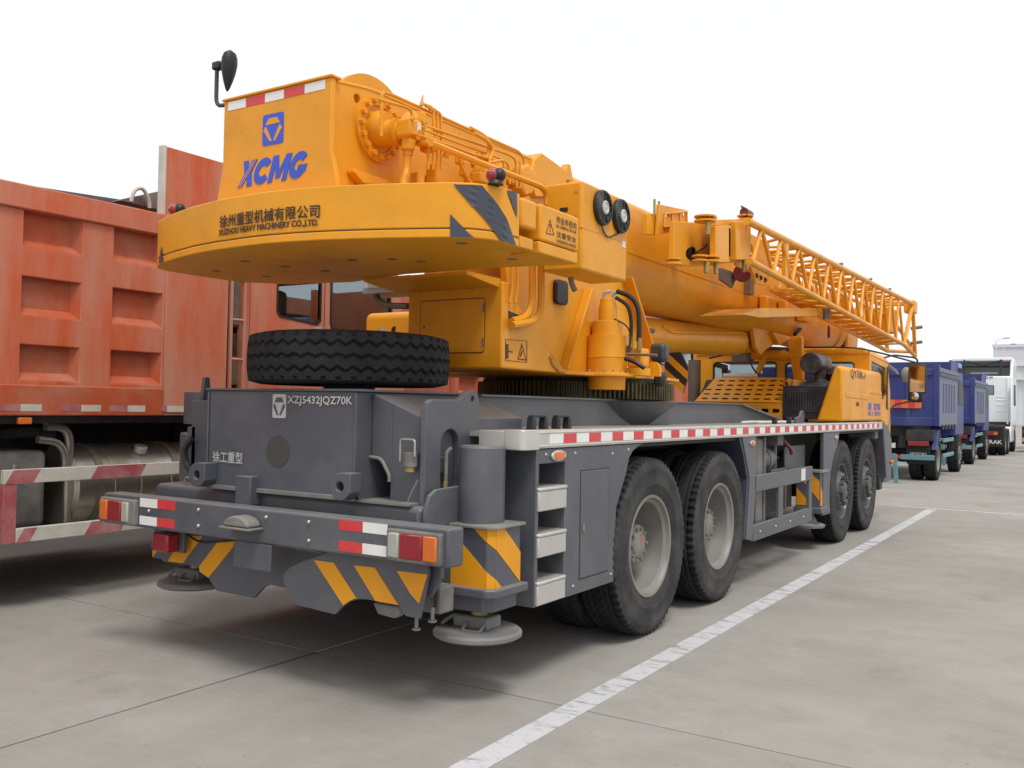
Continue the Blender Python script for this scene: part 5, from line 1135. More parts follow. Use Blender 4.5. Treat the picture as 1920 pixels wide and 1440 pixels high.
part('plate_back', MB().cyl(Vector((JP - .18, *ho((1297, 476), JP))), Vector((JP - .17, *ho((1297, 476), JP))), .07, 20), 'black', pl_)
part('lock_rod', MB().tube([Vector((JP + .02, *ho(q, JP))) for q in ((1293, 485), (1300, 476), (1322, 460))], .010, 6, .03), 'hose', pl_)
part('jib_plate_web', MB().box((-3.62, ho((1330, 460), JP)[0], 3.10), (JP - .052, ho((1330, 460), JP)[0] + .05, 3.40)), 'yellow', CR)
JQ = -3.0
for pts in (((1342, 424), (1367, 422), (1367, 492), (1342, 492)), ((1380, 415), (1408, 412), (1408, 487), (1380, 487))):
    px_poly('jib_fork', pts, JQ, .06)
for yy in ((1342, 412, 1408, 424), (1342, 482, 1408, 494)):
    px_poly('jib_fork_bar', ((yy[0], yy[1]), (yy[2], yy[1] - 2), (yy[2], yy[3] - 3), (yy[0], yy[3])), JQ - .061, .10)
part('jib_sheave', MB().cyl(Vector((JQ - .14, *ho((1376, 450), JQ))), Vector((JQ - .08, *ho((1376, 450), JQ))), .19, 28), 'dark_red', CR, bev=.01)
for (px, py, rr_) in ((1322, 412, .10), (1330, 488, .10), (1397, 410, .08), (1397, 484, .08), (1262, 492, .07), (1312, 486, .07)):
    q = P(px, py, x=JQ - .06)
    for dz in (.02, -.02): part('hinge_plate', MB().cyl(q + Vector((0, 0, dz)), q + Vector((0, 0, dz + .014)), rr_, 16), 'yellow', CR)
for (px, t, b_) in ((1328, 416, 440), (1396, 412, 438), (1325, 492, 512), (1343, 490, 513), (1396, 486, 510)):
    a = P(px, t, x=JQ - .02); b2 = P(px - 1, b_, x=JQ - .02); part('hinge_pin', MB().cyl(a, b2, .028, 12, .020), 'brass', CR)
q = P(1400, 404, x=JQ - .05); part('top_roller', MB().cyl(q - Vector((.0, .09, -.02)), q + Vector((0, .09, .02)), .045, 14), 'dark_red', CR)
part('top_roller_pin', MB().cyl(q + Vector((0, -.16, .06)), q + Vector((0, .16, .06)), .012, 8), 'muffler', CR)
px_poly('jib_cheek', ((1408, 500), (1445, 512), (1437, 536), (1418, 531)), -3.02, .03, bev=.003)
for k, (px, py) in enumerate(((1417, 517), (1425, 521), (1433, 525))): part('cheek_hole', MB().cyl(P(px, py, x=-3.019), P(px, py, x=-3.0185), .028, 14), 'print_brown', CR)
px_poly('hook_plate', ((1352, 502), (1372, 508), (1382, 520), (1374, 540), (1352, 525)), -3.42, .03, 'muffler')
part('jib_lower_sheave', MB().cyl(P(1392, 512, x=-3.36), P(1392, 512, x=-3.30), .10, 24), 'dark_red', CR)
# lattice jib
tA, tB = Vector((-2.92, 8.85, 3.452)), Vector((-2.92, 18.35, 3.615)); bA, bB = Vector((-2.90, 8.87, 3.058)), Vector((-2.90, 17.35, 2.80))
q0, q1 = P(1440, 540, x=-3.34), P(1690, 668, x=-3.34)
iA, iB = Vector((-3.34, q0.y, q0.z)), P(1664, 658, x=-3.34); uA, uB = Vector((-3.42, 9.6, 3.45)), Vector((-3.42, 18.2, 3.60))
jb = part('lattice_jib', MB().cyl(tA, tB, .038, 14), 'yellow', CR)
for a, b_ in ((bA, bB), (iA, iB), (uA, uB)): part('chord', MB().cyl(a, b_, .036, 14), 'yellow', jb)
def lace(A0, A1, B0, B1, n, y0, y1, r=.019):
    def at(A_, B_, y): t = (y - A_.y) / (B_.y - A_.y); return A_ + (B_ - A_) * t
    for k in range(n):
        ya = y0 + (y1 - y0) * k / n; ym = y0 + (y1 - y0) * (k + .5) / n; yb = y0 + (y1 - y0) * (k + 1) / n
        part('lacing', MB().cyl(at(A0, A1, ya), at(B0, B1, ym), r, 8), 'yellow', jb); part('lacing', MB().cyl(at(B0, B1, ym), at(A0, A1, yb), r, 8), 'yellow', jb)
lace(bA, bB, tA, tB, 12, 8.95, 17.3, .022); lace(bA, bB, iA, iB, 13, 11.0, 17.2, .018); lace(tA, tB, uA, uB, 12, 10.0, 18.0, .018); lace(iA, iB, uA, uB, 11, 11.4, 17.4, .018)
for yy in (10.1,): 
    t = (yy - bA.y) / (bB.y - bA.y); part('jib_panel', MB().prism([(yy, 3.03), (yy + .12, 3.03), (yy + .12, 3.46), (yy, 3.46)], 'x', -2.94, -2.90), 'yellow', jb)
part('jib_web', MB().holed([(9.0, 3.05), (10.1, 3.03), (10.1, 3.44), (9.0, 3.44)], [arc(9.45, 3.24, .10, 0, 345, 16)], 'x', -3.10, -3.08), 'yellow', jb)
n0, n1 = Vector((-3.16, 10.6, 3.30)), Vector((-3.16, 17.5, 3.30)); m0, m1 = Vector((-3.16, 10.6, 3.02)), Vector((-3.16, 17.5, 2.92))
for a, b_ in ((n0, n1), (m0, m1)): part('inner_chord', MB().cyl(a, b_, .026, 12), 'yellow', jb)
lace(m0, m1, n0, n1, 12, 10.7, 17.4, .015)
for k in range(13):
    y = 10.8 + k * .53; f_ = lambda A_, B_: A_ + (B_ - A_) * ((y - A_.y) / (B_.y - A_.y))
    part('cross_strut', MB().cyl(f_(bA, bB), f_(iA, iB) if y > iA.y else f_(m0, m1), .018, 8), 'yellow', jb); part('cross_strut', MB().cyl(f_(tA, tB), f_(uA, uB), .016, 8), 'yellow', jb)
part('jib_end_plate', MB().box((-3.5, 16.9, 3.0), (-3.05, 17.5, 3.42)), 'yellow', jb, bev=.01)
# tip frame
e = [tB, bB, P(1716, 668, x=-2.95), P(1712, 575, x=-3.5), P(1716, 660, x=-3.4)]
for a, b_ in ((tB, e[2]), (bB, e[2]), (tB, bB), (uB, e[4]), (e[2], e[4]), (tB, uB), (iB, e[4]), (bB, e[4]), (iB, uB)): part('tip_bar', MB().cyl(a, b_, .034, 10), 'yellow', jb)
part('tip_plate', MB().cbox(tB + Vector((-.05, .1, -.05)), (.18, .35, .22)), 'yellow', jb, bev=.01)
for dz in (-.42, -.70): part('tip_pin', MB().cyl(tB + Vector((-.1, .42, dz)), tB + Vector((.1, .46, dz + .03)), .03, 8), 'muffler', jb)
for t in (.42, .62, .78): q = tA + (tB - tA) * t; part('rope_roller', MB().cyl(q + Vector((-.03, -.05, .05)), q + Vector((-.03, .08, .08)), .022, 8), 'muffler', jb)
# support arm under the jib, shackle, flat arm
part('jib_support', MB().prism([sx(q, -3.15) for q in ((1390, 590), (1420, 578), (1545, 578), (1545, 592), (1420, 596))], 'x', -3.62, -3.12), 'yellow', CR, bev=.006)
part('support_roller', MB().cyl(P(1550, 580, x=-3.05), P(1550, 598, x=-3.05), .05, 12), 'muffler', CR)
sq = P(1554, 622, x=-3.5); part('shackle', MB().lathe(sq, (1, .25, 0), [(-.02, .085), (0, .105), (.02, .085), (0, .065)], 20, closed=True), 'dark_red', CR)
part('boom_bracket', MB().box((-3.64, 10.9, 3.0), (-3.55, 11.05, 3.2)), 'muffler', CR)
part('tool_tube', MB().cyl(P(1490, 627, x=-3.66), P(1500, 617, x=-3.64), .03, 8), 'hose', CR)
for yy, zz in ((11.6, 2.95), (12.4, 2.98), (13.3, 2.95)): part('jib_guide', MB().cbox((-3.56, yy, zz), (.12, .3, .18)), 'yellow', CR, bev=.02)

# ================================================================ orange dump truck beside the crane
OX = -6.80
OT = thing('dump_truck', (-8.05, 4.4, 0), 'dusty orange dump truck with ribbed tipper body beside the crane', 'dump truck', 'orange dump trucks')
cols = [(.08 + .754 * k, .08 + .754 * k + .475) for k in range(7)]          # recessed panels
rows = [(1.729, 1.996), (2.216, 2.508), (2.729, 3.008)]
off = 3.864 - (.08 + .754 * 5); cols = [(a + off, b_ + off) for a, b_ in cols]
holes = [[(a, z0), (b_, z0), (b_, z1), (a, z1)] for a, b_ in cols for z0, z1 in rows]
Y0, Y1 = .0, 5.12
bd = part('tipper_body', MB().holed([(Y0, 1.465), (Y1, 1.465), (Y1, 3.165), (Y0, 3.20)], holes, 'x', OX - .07, OX), 'orange', OT, bev=.008)
part('body_sheet', MB().box((OX - .09, Y0, 1.47), (OX - .071, Y1, 3.16)), 'orange_dusty', bd)
sl_me = None
for a, b_ in cols:
    for z0, z1 in rows:
        part('ledge', MB().prism([(OX - .07, z0), (OX - .003, z0), (OX - .07, z0 + .06)], 'y', a, b_), 'orange_dusty', bd)
        part('panel_edge', MB().prism([(OX - .07, b_), (OX - .004, b_), (OX - .07, b_ - .05)], 'z', z0 + .001, z1 - .001), 'orange_dusty', bd)
part('top_rail', MB().box((OX - .10, Y0, 3.005), (OX + .03, Y1 + .02, 3.19)), 'orange', bd, bev=.01)
part('bottom_rail', MB().box((OX - .08, Y0, 1.462), (OX + .012, Y1, 1.695)), 'orange_dusty', bd, bev=.01)
part('front_panel', MB().box((OX - .08, Y1 + .002, 1.465), (OX + .004, 5.80, 3.14)), 'orange', bd, bev=.01)
part('cab_guard', MB().box((OX - .06, 5.09, 3.19), (OX - .0, 6.5, 3.785)), 'orange', bd, bev=.006)
part('guard_edge', MB().box((OX - .065, 5.06, 3.191), (OX + .012, 5.088, 3.79)), 'old_white', bd, bev=.004)
part('body_front_wall', MB().box((-9.3, 5.74, 1.5), (OX - .09, 5.80, 3.6)), 'orange', bd)
part('body_far_wall', MB().box((-9.32, Y0, 1.47), (-9.24, 5.73, 3.18)), 'orange', bd)
part('body_floor', MB().box((-9.23, Y0, 1.40), (OX - .10, 5.72, 1.52)), 'dark_frame', bd)
part('tailgate', MB().box((-9.23, Y0 - .08, 1.47), (OX - .1, Y0 - .002, 3.1)), 'orange', bd, bev=.01)
for px0, px1, m_ in ((0, 38, 'faded_red'), (38, 78, 'old_white'), (115, 150, 'faded_red'), (152, 189, 'old_white'), (205, 238, 'faded_red'), (239, 272, 'old_white'), (303, 312, 'faded_red'), (313, 345, 'old_white')):
    a, b_ = sx((px0, 768), OX + .012)[0], sx((px1, 768), OX + .012)[0]
    part('reflective_strip', MB().box((OX + .008, a, 1.495), (OX + .0145, b_, 1.548)), m_, bd)
tr = part('tarp_roll', MB().cyl((-8.2, 4.72, 3.36), (-8.2, 5.7, 3.42), .16, 16), 'dark_frame', OT)
part('tarp_cover', MB().prism([sx(q, -7.6) for q in ((228, 374), (308, 357), (308, 395), (228, 376))], 'x', -7.75, -7.6), 'box_grey', OT)
q = P(262, 370, x=-7.55); part('tarp_ring', MB().tube([q + Vector((0, -.09, -.06)), q + Vector((0, -.06, .06)), q + Vector((0, .03, .10)), q + Vector((0, .10, 0)), q + Vector((0, .11, -.08))], .018, 8, .08), 'old_white', OT)
# ladder
l0, l1 = sx((431, 600), OX - .03)[0], sx((461, 600), OX - .03)[0]
ld = part('ladder', MB().box((OX - .05, l0, 1.6), (OX - .02, l0 + .03, 2.95)), 'orange', OT, bev=.004)
part('ladder_rail', MB().box((OX - .05, l1 - .03, 1.6), (OX - .02, l1, 2.95)), 'orange', ld, bev=.004)
for k in range(5): part('rung', MB().cyl((OX - .035, l0 + .03, 1.70 + k * .37 - .08), (OX - .035, l1 - .03, 1.70 + k * .37 - .08), .013, 8), 'orange', ld)
# chassis
part('chassis_rail', MB().box((-7.75, .2, .80), (-7.63, 8.6, 1.10)), 'dark_frame', OT); part('chassis_rail', MB().box((-8.47, .2, .80), (-8.35, 8.6, 1.10)), 'dark_frame', OT)
part('subframe', MB().box((-8.5, .2, 1.101), (-7.6, 5.8, 1.39)), 'dark_frame', OT)
part('under_shade_block', MB().box((-8.6, 3.0, .40), (-7.6, 6.0, .80)), 'dark_frame', OT); part('far_shade_block', MB().box((-9.28, 3.0, .36), (-8.62, 6.0, 1.25)), 'dark_frame', OT, bev=.05); part('rear_shroud', MB().box((-9.0, 5.86, 1.40), (-7.42, 5.98, 3.0)), 'dark_frame', OT); part('air_cleaner', MB().box((-7.40, 5.90, 1.45), (-6.98, 6.09, 2.25)), 'dark_frame', OT, bev=.02)  # the low dark boxes are added to keep light from under the truck
part('engine_bay', MB().box((-8.6, 5.9, .7), (-7.2, 8.3, 1.6)), 'dark_frame', OT)
# fuel tank
T0, T1 = sx((135, 900), -6.95)[0], 5.95
tk = part('fuel_tank', MB().lathe((-7.22, T0, .88), (0, 1, 0), [(0, 0), (0, .30), (.03, .335), (T1 - T0 - .03, .335), (T1 - T0, .30), (T1 - T0, 0)], 40, cap=False), 'tank', OT)
for yy in (sx((183, 900), -6.95)[0], sx((327, 900), -6.95)[0]):
    part('tank_strap', MB().lathe((-7.22, yy - .03, .88), (0, 1, 0), [(0, .338), (0, .345), (.06, .345), (.06, .338)], 40, closed=True), 'muffler', tk)
for yy in (4.75, 5.0, 5.3): part('tank_weld', MB().lathe((-7.22, yy, .88), (0, 1, 0), [(-.006, .334), (0, .340), (.006, .334)], 40, cap=False), 'tank', tk)
cp = sx((262, 838), -7.02); part('filler_cap', MB().cyl((-7.02, cp[0], 1.14), (-7.0, cp[0], 1.20), .055, 16), 'alu', tk, bev=.008)
part('filler_neck', MB().cyl((-7.03, cp[0], 1.09), (-7.02, cp[0], 1.14), .045, 16), 'tank', tk)
# battery box, pipes
bbx = part('battery_box', MB().box((-7.45, 3.35, .60), (-6.95, sx((88, 900), -6.95)[0], 1.19)), 'box_grey', OT, bev=.05, seg=3)
part('box_bracket', MB().box((-7.3, 3.4, .50), (-6.9, 4.4, .56)), 'box_grey', OT, bev=.01)
part('box_latch', MB().cbox((-6.94, sx((27, 860), -6.94)[0], 1.03), (.03, .03, .12)), 'hub', bbx, bev=.01)
part('air_pipe', MB().tube([P(85, 800, x=-7.0), P(118, 800, x=-7.0), P(131, 820, x=-7.0), P(127, 880, x=-7.0), P(125, 980, x=-7.0)], .035, 10, .12, 6), 'tank', OT)
part('air_pipe', MB().tube([P(70, 824, x=-6.98), P(108, 828, x=-6.98), P(122, 850, x=-6.98), P(122, 885, x=-6.98)], .03, 10, .12, 6), 'tank', OT)
part('hose_bundle', MB().tube([P(0, 815, x=-7.2), P(60, 808, x=-7.2), P(100, 815, x=-7.2)], .05, 8, .1), 'dark_frame', OT)
part('cross_tank', MB().cyl((-8.3, 4.5, 1.0), (-7.3, 4.5, 1.0), .2, 16), 'dark_frame', OT)
q = P(47, 789, x=OX); part('side_marker', MB().cbox((OX - .01, q.y, q.z), (.04, .10, .05)), 'lens_amber', OT, bev=.006)
# red and white side guard
GX = OX + .02
A, B_ = sx((8, 882), GX), sx((351, 866), GX); lowz = sx((8, 1021), GX)[1]; y0 = A[0]; zt = A[1]; yE = 5.75
sg = part('side_guard', MB().box((GX - .05, y0, zt - .105), (GX, yE, zt)), 'old_white', OT, bev=.004)
zl = lowz
part('guard_lower_rail', MB().box((GX - .05, y0 + .101, zl), (GX, yE, zl + .105)), 'old_white', sg, bev=.004)
part('guard_post', MB().box((GX - .049, y0, zl), (GX - .001, y0 + .10, zt - .106)), 'faded_red', sg, bev=.003)
part('guard_post', MB().box((GX - .049, yE - .1, zl + .106), (GX - .001, yE, zt - .106)), 'old_white', sg, bev=.003)
def diag(ya, yb, z0, dy, name='red_band'): part(name, MB().prism([(ya, z0 + .002), (yb, z0 + .002), (yb + dy, z0 + .103), (ya + dy, z0 + .103)], 'x', GX - .02, GX + .0025), 'faded_red', sg)
for pa, pb in ((10, 62), (170, 262), (336, 400)):
    ya, yb = sx((pa, 895), GX)[0], sx((pb, 895), GX)[0]; diag(max(ya, y0 + .002), yb, zt - .105, .06)
for pa, pb in ((30, 55), (158, 225)):
    ya, yb = sx((pa, 1005), GX)[0], sx((pb, 1005), GX)[0]; diag(max(ya, y0 + .103), yb, zl, .06)
# cab
cx0, cx1 = -9.25, -6.86
cabp = [(6.12, 1.25), (8.45, 1.25), (8.5, 2.2), (8.3, 3.12), (8.0, 3.28), (6.3, 3.28), (6.12, 3.15)]
w1 = [(6.49, 2.44), (7.02, 2.40), (7.07, 2.45), (7.07, 2.98), (7.02, 3.02), (6.50, 3.02), (6.45, 2.97), (6.45, 2.49)]
w2 = [(7.22, 2.38), (8.22, 2.30), (8.27, 2.36), (8.16, 2.95), (8.08, 3.02), (7.26, 3.02), (7.20, 2.96), (7.20, 2.44)]
cb = part('cab', MB().holed(cabp, [w1, w2], 'x', cx1 - .05, cx1), 'orange', OT)
part('cab_side', MB().holed(cabp, [w1, w2], 'x', cx0, cx0 + .05), 'orange', cb)
for wv in (w1, w2):
    part('window_seal', MB().holed(wv, [inset(wv, .94)], 'x', cx1 - .03, cx1 + .008), 'hose', cb)
    part('pane', MB().prism(inset(wv, .94), 'x', cx1 - .018, cx1 - .012), 'glass', cb); part('pane', MB().prism(wv, 'x', cx0 + .02, cx0 + .026), 'glass', cb)
part('cab_roof', MB().prism([(6.12, 3.15), (6.3, 3.28), (8.0, 3.28), (8.3, 3.12), (8.3, 3.06), (8.0, 3.22), (6.3, 3.22), (6.12, 3.09)], 'x', cx0 + .051, cx1 - .051), 'orange', cb)
part('cab_rear', MB().box((cx0 + .051, 6.12, 1.25), (cx1 - .051, 6.17, 3.088)), 'orange', cb)
part('cab_front', MB().box((cx0 + .051, 8.42, 1.25), (cx1 - .051, 8.48, 2.2)), 'orange', cb)
part('windscreen', MB().prism([(8.47, 2.2), (8.28, 3.06), (8.27, 3.06), (8.46, 2.2)], 'x', cx0 + .06, cx1 - .06), 'glass', cb)
part('door_line', MB().box((cx1 - .002, 7.115, 1.3), (cx1 + .002, 7.125, 3.05)), 'dark_frame', cb)
part('seat_back', MB().box((-7.6, 6.7, 1.9), (-7.1, 6.85, 2.75)), 'black', cb, bev=.06)
part('cab_rear_corner', MB().cyl((cx1 - .10, 6.16, 1.25), (cx1 - .10, 6.16, 3.1), .095, 14), 'orange', cb)
part('air_intake', MB().prism([(5.92, 2.30), (6.09, 2.30), (6.09, 2.75), (6.03, 2.82), (5.92, 2.82)], 'x', -7.4, -6.95), 'box_grey', OT, bev=.03)
part('intake_pipe', MB().cyl((-7.2, 6.0, 1.3), (-7.2, 6.0, 2.3), .12, 14), 'dark_frame', OT)
part('exhaust_guard', MB().box((-7.05, 5.95, 1.75), (-6.95, 6.10, 2.02)), 'muffler', OT, bev=.01)
part('cab_step', MB().box((-7.1, 7.2, .45), (-6.85, 8.3, 1.24)), 'orange', OT, bev=.02)
for s in (1, -1):
    for yy in (1.1, 2.45): add_wheel(TRUCK, OT, (-8.05 + s * 1.02, yy, .52), s, random.random(), detail=False); add_wheel(TRUCK, OT, (-8.05 + s * .70, yy, .52), s, 0, detail=False)
    add_wheel(TRUCK_F, OT, (-8.05 + s * 1.02, 7.55, .52), s, random.random(), detail=False)
for yy in (1.1, 2.45, 7.55): part('axle', MB().cyl((-9.0, yy, .52), (-7.1, yy, .52), .09, 10), 'dark_frame', OT)
clone_tree(OT, Vector((-.05, 9.45, 0)), 'orange truck cab standing further ahead in the dump truck lane, mostly behind the boom')
clone_tree(OT, Vector((-4.1, 3.2, 0)), 'orange dump truck standing on the far side of the ribbed one')

# ================================================================ blue dump trucks ahead
BT = thing('dump_truck', (-4.4, 26.4, 0), 'blue dump truck with slotted grey side and orange reflector board, right ahead of the crane', 'dump truck', 'blue dump trucks')
bx0, bx1, by0, by1 = -5.60, -3.22, 23.95, 27.35
bb = part('tipper_body', MB().box((bx0, by0, 1.32), (bx0 + .06, by1, 2.62)), 'blue', BT)
sl = []
for k in range(5): a = by0 + .62 + k * .48; sl.append([(a, 1.62), (a + .30, 1.62), (a + .30, 2.34), (a, 2.34)])
part('side_wall', MB().holed([(by0, 1.30), (by1, 1.30), (by1, 2.68), (by0, 2.66)], sl, 'x', bx1 - .04, bx1), 'blue_grey', bb)
part('side_sheet', MB().box((bx1 - .09, by0 + .3, 1.40), (bx1 - .012, by1 - .2, 2.5)), 'blue', bb)
part('side_rail', MB().box((bx1 - .05, by0 + .05, 2.50), (bx1 + .03, by1, 2.58)), 'navy', bb)
part('top_rail', MB().box((bx1 - .08, by0 + .12, 2.60), (bx1 + .02, by1, 2.70)), 'blue_grey', bb, bev=.01)
part('corner_post', MB().box((bx1 - .12, by0 - .04, 1.30), (bx1 + .015, by0 + .11, 2.76)), 'blue', bb, bev=.01)
part('corner_post', MB().box((bx0 - .015, by0 - .04, 1.30), (bx0 + .10, by0 + .11, 2.76)), 'blue', bb, bev=.01)
tg = part('tailgate', MB().box((bx0 + .1, by0 - .02, 1.30), (bx1 - .121, by0 + .04, 2.64)), 'blue', bb)
part('tailgate_rail', MB().box((bx0 + .1, by0 - .07, 2.50), (bx1 - .121, by0 - .021, 2.66)), 'blue', tg, bev=.01)
part('tailgate_rail', MB().box((bx0 + .1, by0 - .07, 1.30), (bx1 - .121, by0 - .021, 1.50)), 'blue', tg, bev=.01)
for xx in (-5.1, -4.55, -3.95): part('tailgate_rib', MB().box((xx, by0 - .06, 1.501), (xx + .12, by0 - .021, 2.499)), 'blue', tg, bev=.01)
for k in range(8): part('reflector_board', MB().prism([(-4.78 + k * .15, 1.72), (-4.78 + k * .15 + .148, 1.72), (-4.78 + k * .15 + .148 , 1.92), (-4.78 + k * .15, 1.92)], 'y', by0 - .085, by0 - .071), 'lens_amber' if k % 2 else 'tape_red', tg)
part('front_wall', MB().box((bx0, by1, 1.3), (bx1, by1 + .08, 3.0)), 'blue', bb); part('cab_shield', MB().box((bx0, by1 + .081, 2.86), (bx1, by1 + .9, 2.98)), 'skylit_blue', bb)
part('front_guard', MB().box((bx1 - .06, by1 - 1.2, 2.7), (bx1 - .01, by1 - .001, 2.98)), 'blue', bb)
for k in range(5): part('hinge_clip', MB().box((bx1 + .001, by0 + .5 + k * .55, 1.22), (bx1 + .04, by0 + .62 + k * .55, 1.33)), 'navy', bb)
part('chassis_rail', MB().box((-4.9, 24.0, .78), (-4.75, 29.6, 1.05)), 'dark_frame', BT); part('chassis_rail', MB().box((-4.1, 24.0, .78), (-3.95, 29.6, 1.05)), 'dark_frame', BT)
part('subframe', MB().box((-4.95, 24.1, 1.051), (-3.9, 27.4, 1.29)), 'dark_frame', BT)
part('tip_ram', MB().cyl((-4.5, 24.2, .7), (-4.45, 24.1, 1.28), .04, 8), 'box_grey', BT)
cbb = part('cab', MB().prism([(27.65, 1.0), (29.45, 1.0), (29.45, 2.0), (29.2, 2.75), (27.75, 2.75), (27.65, 2.6)], 'x', -5.5, -3.3), 'blue', BT, bev=.05)
part('cab_window', MB().prism([(28.2, 1.85), (29.2, 1.85), (29.05, 2.5), (28.2, 2.55)], 'x', -3.301, -3.29), 'hose', cbb)
for x_, m_ in ((-3.62, 1), (-5.2, -1)):
    fl = part('mud_flap', MB().box((x_ - .26, 23.70, .40), (x_ + .26, 23.72, .86)), 'rubber', BT)
    part('tail_lamp', MB().box((x_ - .23, 23.64, .83), (x_ + .23, 23.70, .94)), 'lens_red', BT, bev=.01)
    text('lettering', 'MOTORS', (x_ - .18, 23.696, .60), (1, 0, 0), (0, 0, 1), .36, .07, 'sticker', fl, bold=.0)
part('wheel_guard', MB().prism([(23.74, .95), (24.9, .95), (24.9, 1.2), (23.74, 1.2)], 'x', -3.9, -3.3), 'dark_frame', BT)
part('wheel_guard', MB().prism([(23.75, .75), (24.0, 1.19), (24.15, 1.19), (23.9, .72)], 'x', -3.34, -3.24), 'blue', BT)
part('rear_bumper', MB().box((-4.0, 23.58, .50), (-3.26, 23.64, .62)), 'teal', BT, bev=.008)
part('bumper_strip', MB().box((-4.42, 23.59, .52), (-4.001, 23.63, .60)), 'tape_red', BT)
part('prop_leg', MB().prism([P(*q_, y=22.6).xz for q_ in ((1673, 851), (1681, 851), (1684, 906), (1677, 907))], 'y', 22.55, 22.65), 'teal', BT)
part('prop_strut', MB().box((-4.35, 22.6, .55), (-4.25, 23.7, .62)), 'teal', BT)
for k, (yy, z0, z1) in enumerate(((25.3, .88, .98), (25.3, .50, .60))): part('side_rail_guard', MB().box((-3.32, yy, z0), (-3.28, 27.2, z1)), 'teal', BT, bev=.01)
part('side_box', MB().box((-3.9, 25.6, .55), (-3.6, 27.0, 1.0)), 'dark_frame', BT, bev=.03)
for s in (1, -1):
    for dx in (1.0, .67): add_wheel(TRUCK, BT, (-4.4 + s * dx, 24.3, .52), s, 0, detail=(dx == 1.0))
    add_wheel(TRUCK_F, BT, (-4.4 + s * 1.0, 28.3, .52), s)
for yy in (24.3, 28.3): part('axle', MB().cyl((-5.3, yy, .52), (-3.5, yy, .52), .08, 10), 'dark_frame', BT)
clone_tree(BT, Vector((-.14, 8.75, 0)), 'blue dump truck standing between another blue one and the white lorry cab')
clone_tree(BT, Vector((-3.6, 2.2, .0)), 'blue dump truck in the next lane, seen under the crane boom')

# ================================================================ white tractor units
WT = thing('tractor_unit', (-4.3, 44, 0), 'white tractor unit with black mud flaps and open-backed roof fairing', 'tractor unit', 'white tractor units')
wx0, wx1, wy = -5.55, -3.12, 44.6
wc = part('cab', MB().prism([(wy, 1.15), (wy + 2.2, 1.0), (wy + 2.3, 2.0), (wy + 2.0, 3.25), (wy, 3.25)], 'x', wx0, wx1), 'white_paint', WT, bev=.05)
part('rear_window_frame', MB().box((-4.13, wy - .02, 2.46), (-3.83 + .0, wy + .02, 2.86)), 'hose', wc); part('pane', MB().box((-4.10, wy - .025, 2.49), (-3.86, wy - .018, 2.83)), 'teal', wc)
for z in (1.75, 2.0, 2.2, 2.35): part('rear_crease', MB().box((-3.75, wy - .015, z), (-3.35, wy + .01, z + .04)), 'white_paint', wc, bev=.008)
part('rear_pillar', MB().box((wx1 - .22, wy - .04, 1.2), (wx1 - .15, wy + .01, 3.2)), 'white_paint', wc, bev=.01)
part('cab_skirt', MB().box((wx0 + .8, wy - .03, 1.0), (wx1 - .1, wy + .06, 1.3)), 'dark_frame', wc)
for x_ in (-4.62, -4.27, -3.94): part('roof_lamp', MB().box((x_ - .07, wy - .03, 3.18), (x_ + .07, wy + .01, 3.23)), 'tape_red', wc)
fa = part('roof_fairing', MB().box((wx0 + .05, wy + .25, 3.93), (wx1 - .05, wy + 2.0, 4.06)), 'white_paint', wc, bev=.03)
for x_, s in ((wx0, .0), (wx1 - .12, 0)): part('fairing_side', MB().prism([(wy + .1, 3.2), (wy + 2.1, 3.2), (wy + 1.9, 4.0), (wy + .35, 4.0)], 'x', x_, x_ + .12), 'white_paint', wc, bev=.02)
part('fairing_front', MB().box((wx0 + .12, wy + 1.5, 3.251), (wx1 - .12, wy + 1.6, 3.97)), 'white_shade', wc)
part('fairing_strip', MB().box((-4.9, wy + 1.38, 3.40), (-3.8, wy + 1.42, 3.47)), 'white_paint', wc); part('fairing_bar', MB().box((wx0 + .2, wy + .9, 3.66), (wx1 - .2, wy + .98, 3.74)), 'dark_frame', wc)
for x_ in (-5.05, -3.62): part('fairing_strut', MB().box((x_, wy + .2, 3.2), (x_ + .07, wy + .26, 3.97)), 'dark_frame', wc)
for a, b_ in ((-5.05, -4.3), (-3.6, -4.35)): part('fairing_brace', MB().cyl((a, wy + .7, 3.95), (b_, wy + .7, 3.72), .02, 6), 'dark_frame', wc)
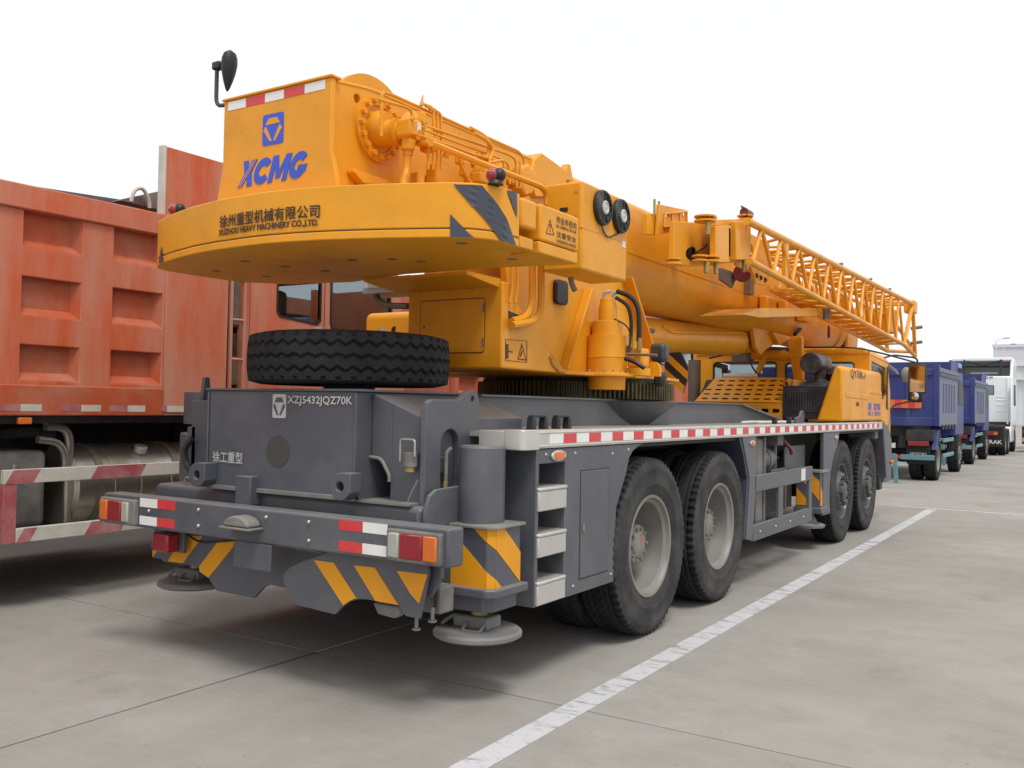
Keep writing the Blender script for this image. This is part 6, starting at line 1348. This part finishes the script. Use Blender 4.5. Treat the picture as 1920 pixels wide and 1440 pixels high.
for x_ in (-5.32, -3.40): part('fairing_lamp', MB().box((x_ - .06, wy + .26, 3.88), (x_ + .06, wy + .30, 3.93)), 'tape_red', wc)
part('side_window', MB().prism([(wy + .5, 2.0), (wy + 1.6, 2.0), (wy + 1.4, 2.9), (wy + .5, 2.9)], 'x', wx1 - .001, wx1 + .01), 'hose', wc)
part('side_deflector', MB().box((wx1 - .05, wy - .5, .9), (wx1 - .0, wy - .01, 2.9)), 'white_paint', WT, bev=.02)
part('lower_cowl', MB().box((wx1 - .3, wy - .6, .45), (wx1 - .02, wy + 1.6, 1.1)), 'white_paint', WT, bev=.04)
part('chassis', MB().box((-4.75, 40.9, .75), (-3.85, 46.8, 1.05)), 'dark_frame', WT); part('fifth_wheel', MB().box((-4.9, 42, 1.06), (-3.7, 43.2, 1.2)), 'dark_frame', WT)
for x_ in (-3.50, -5.15):
    mf = part('mud_flap', MB().box((x_ - .43, 40.33, .36), (x_ + .38, 40.36, 1.12)), 'hose', WT)
    text('lettering', 'SITRAK', (x_ - .42, 40.322, .47), (1, 0, 0), (0, 0, 1), .74, .15, 'tape_white', mf, bold=.02)
    part('fender', MB().prism([(41.0 + .62 * math.cos(a * math.pi / 10), .55 + .66 * math.sin(a * math.pi / 10)) for a in range(0, 11)], 'x', x_ - .33, x_ + .36), 'rubber', WT)
    part('tail_lamp', MB().box((x_ - .38, 40.25, .80), (x_ + .18, 40.325, .95)), 'lens_red', WT, bev=.01); part('tail_lamp_amber', MB().box((x_ + .04, 40.24, .82), (x_ + .17, 40.249, .93)), 'lens_amber', WT)
for s in (1, -1):
    for yy in (41.45, 42.85):
        for dx in (1.05, .72): add_wheel(TRUCK, WT, (-4.32 + s * dx, yy, .52), s, 0, detail=False)
    add_wheel(TRUCK_F, WT, (-4.32 + s * 1.05, 46.0, .52), s, 0, detail=False)
for yy in (41.45, 42.85, 46.0): part('axle', MB().cyl((-5.3, yy, .52), (-3.4, yy, .52), .08, 10), 'dark_frame', WT)
clone_tree(WT, Vector((2.75, 5.2, 0)), 'white tractor unit half cut off, standing right of the white one with mud flaps')
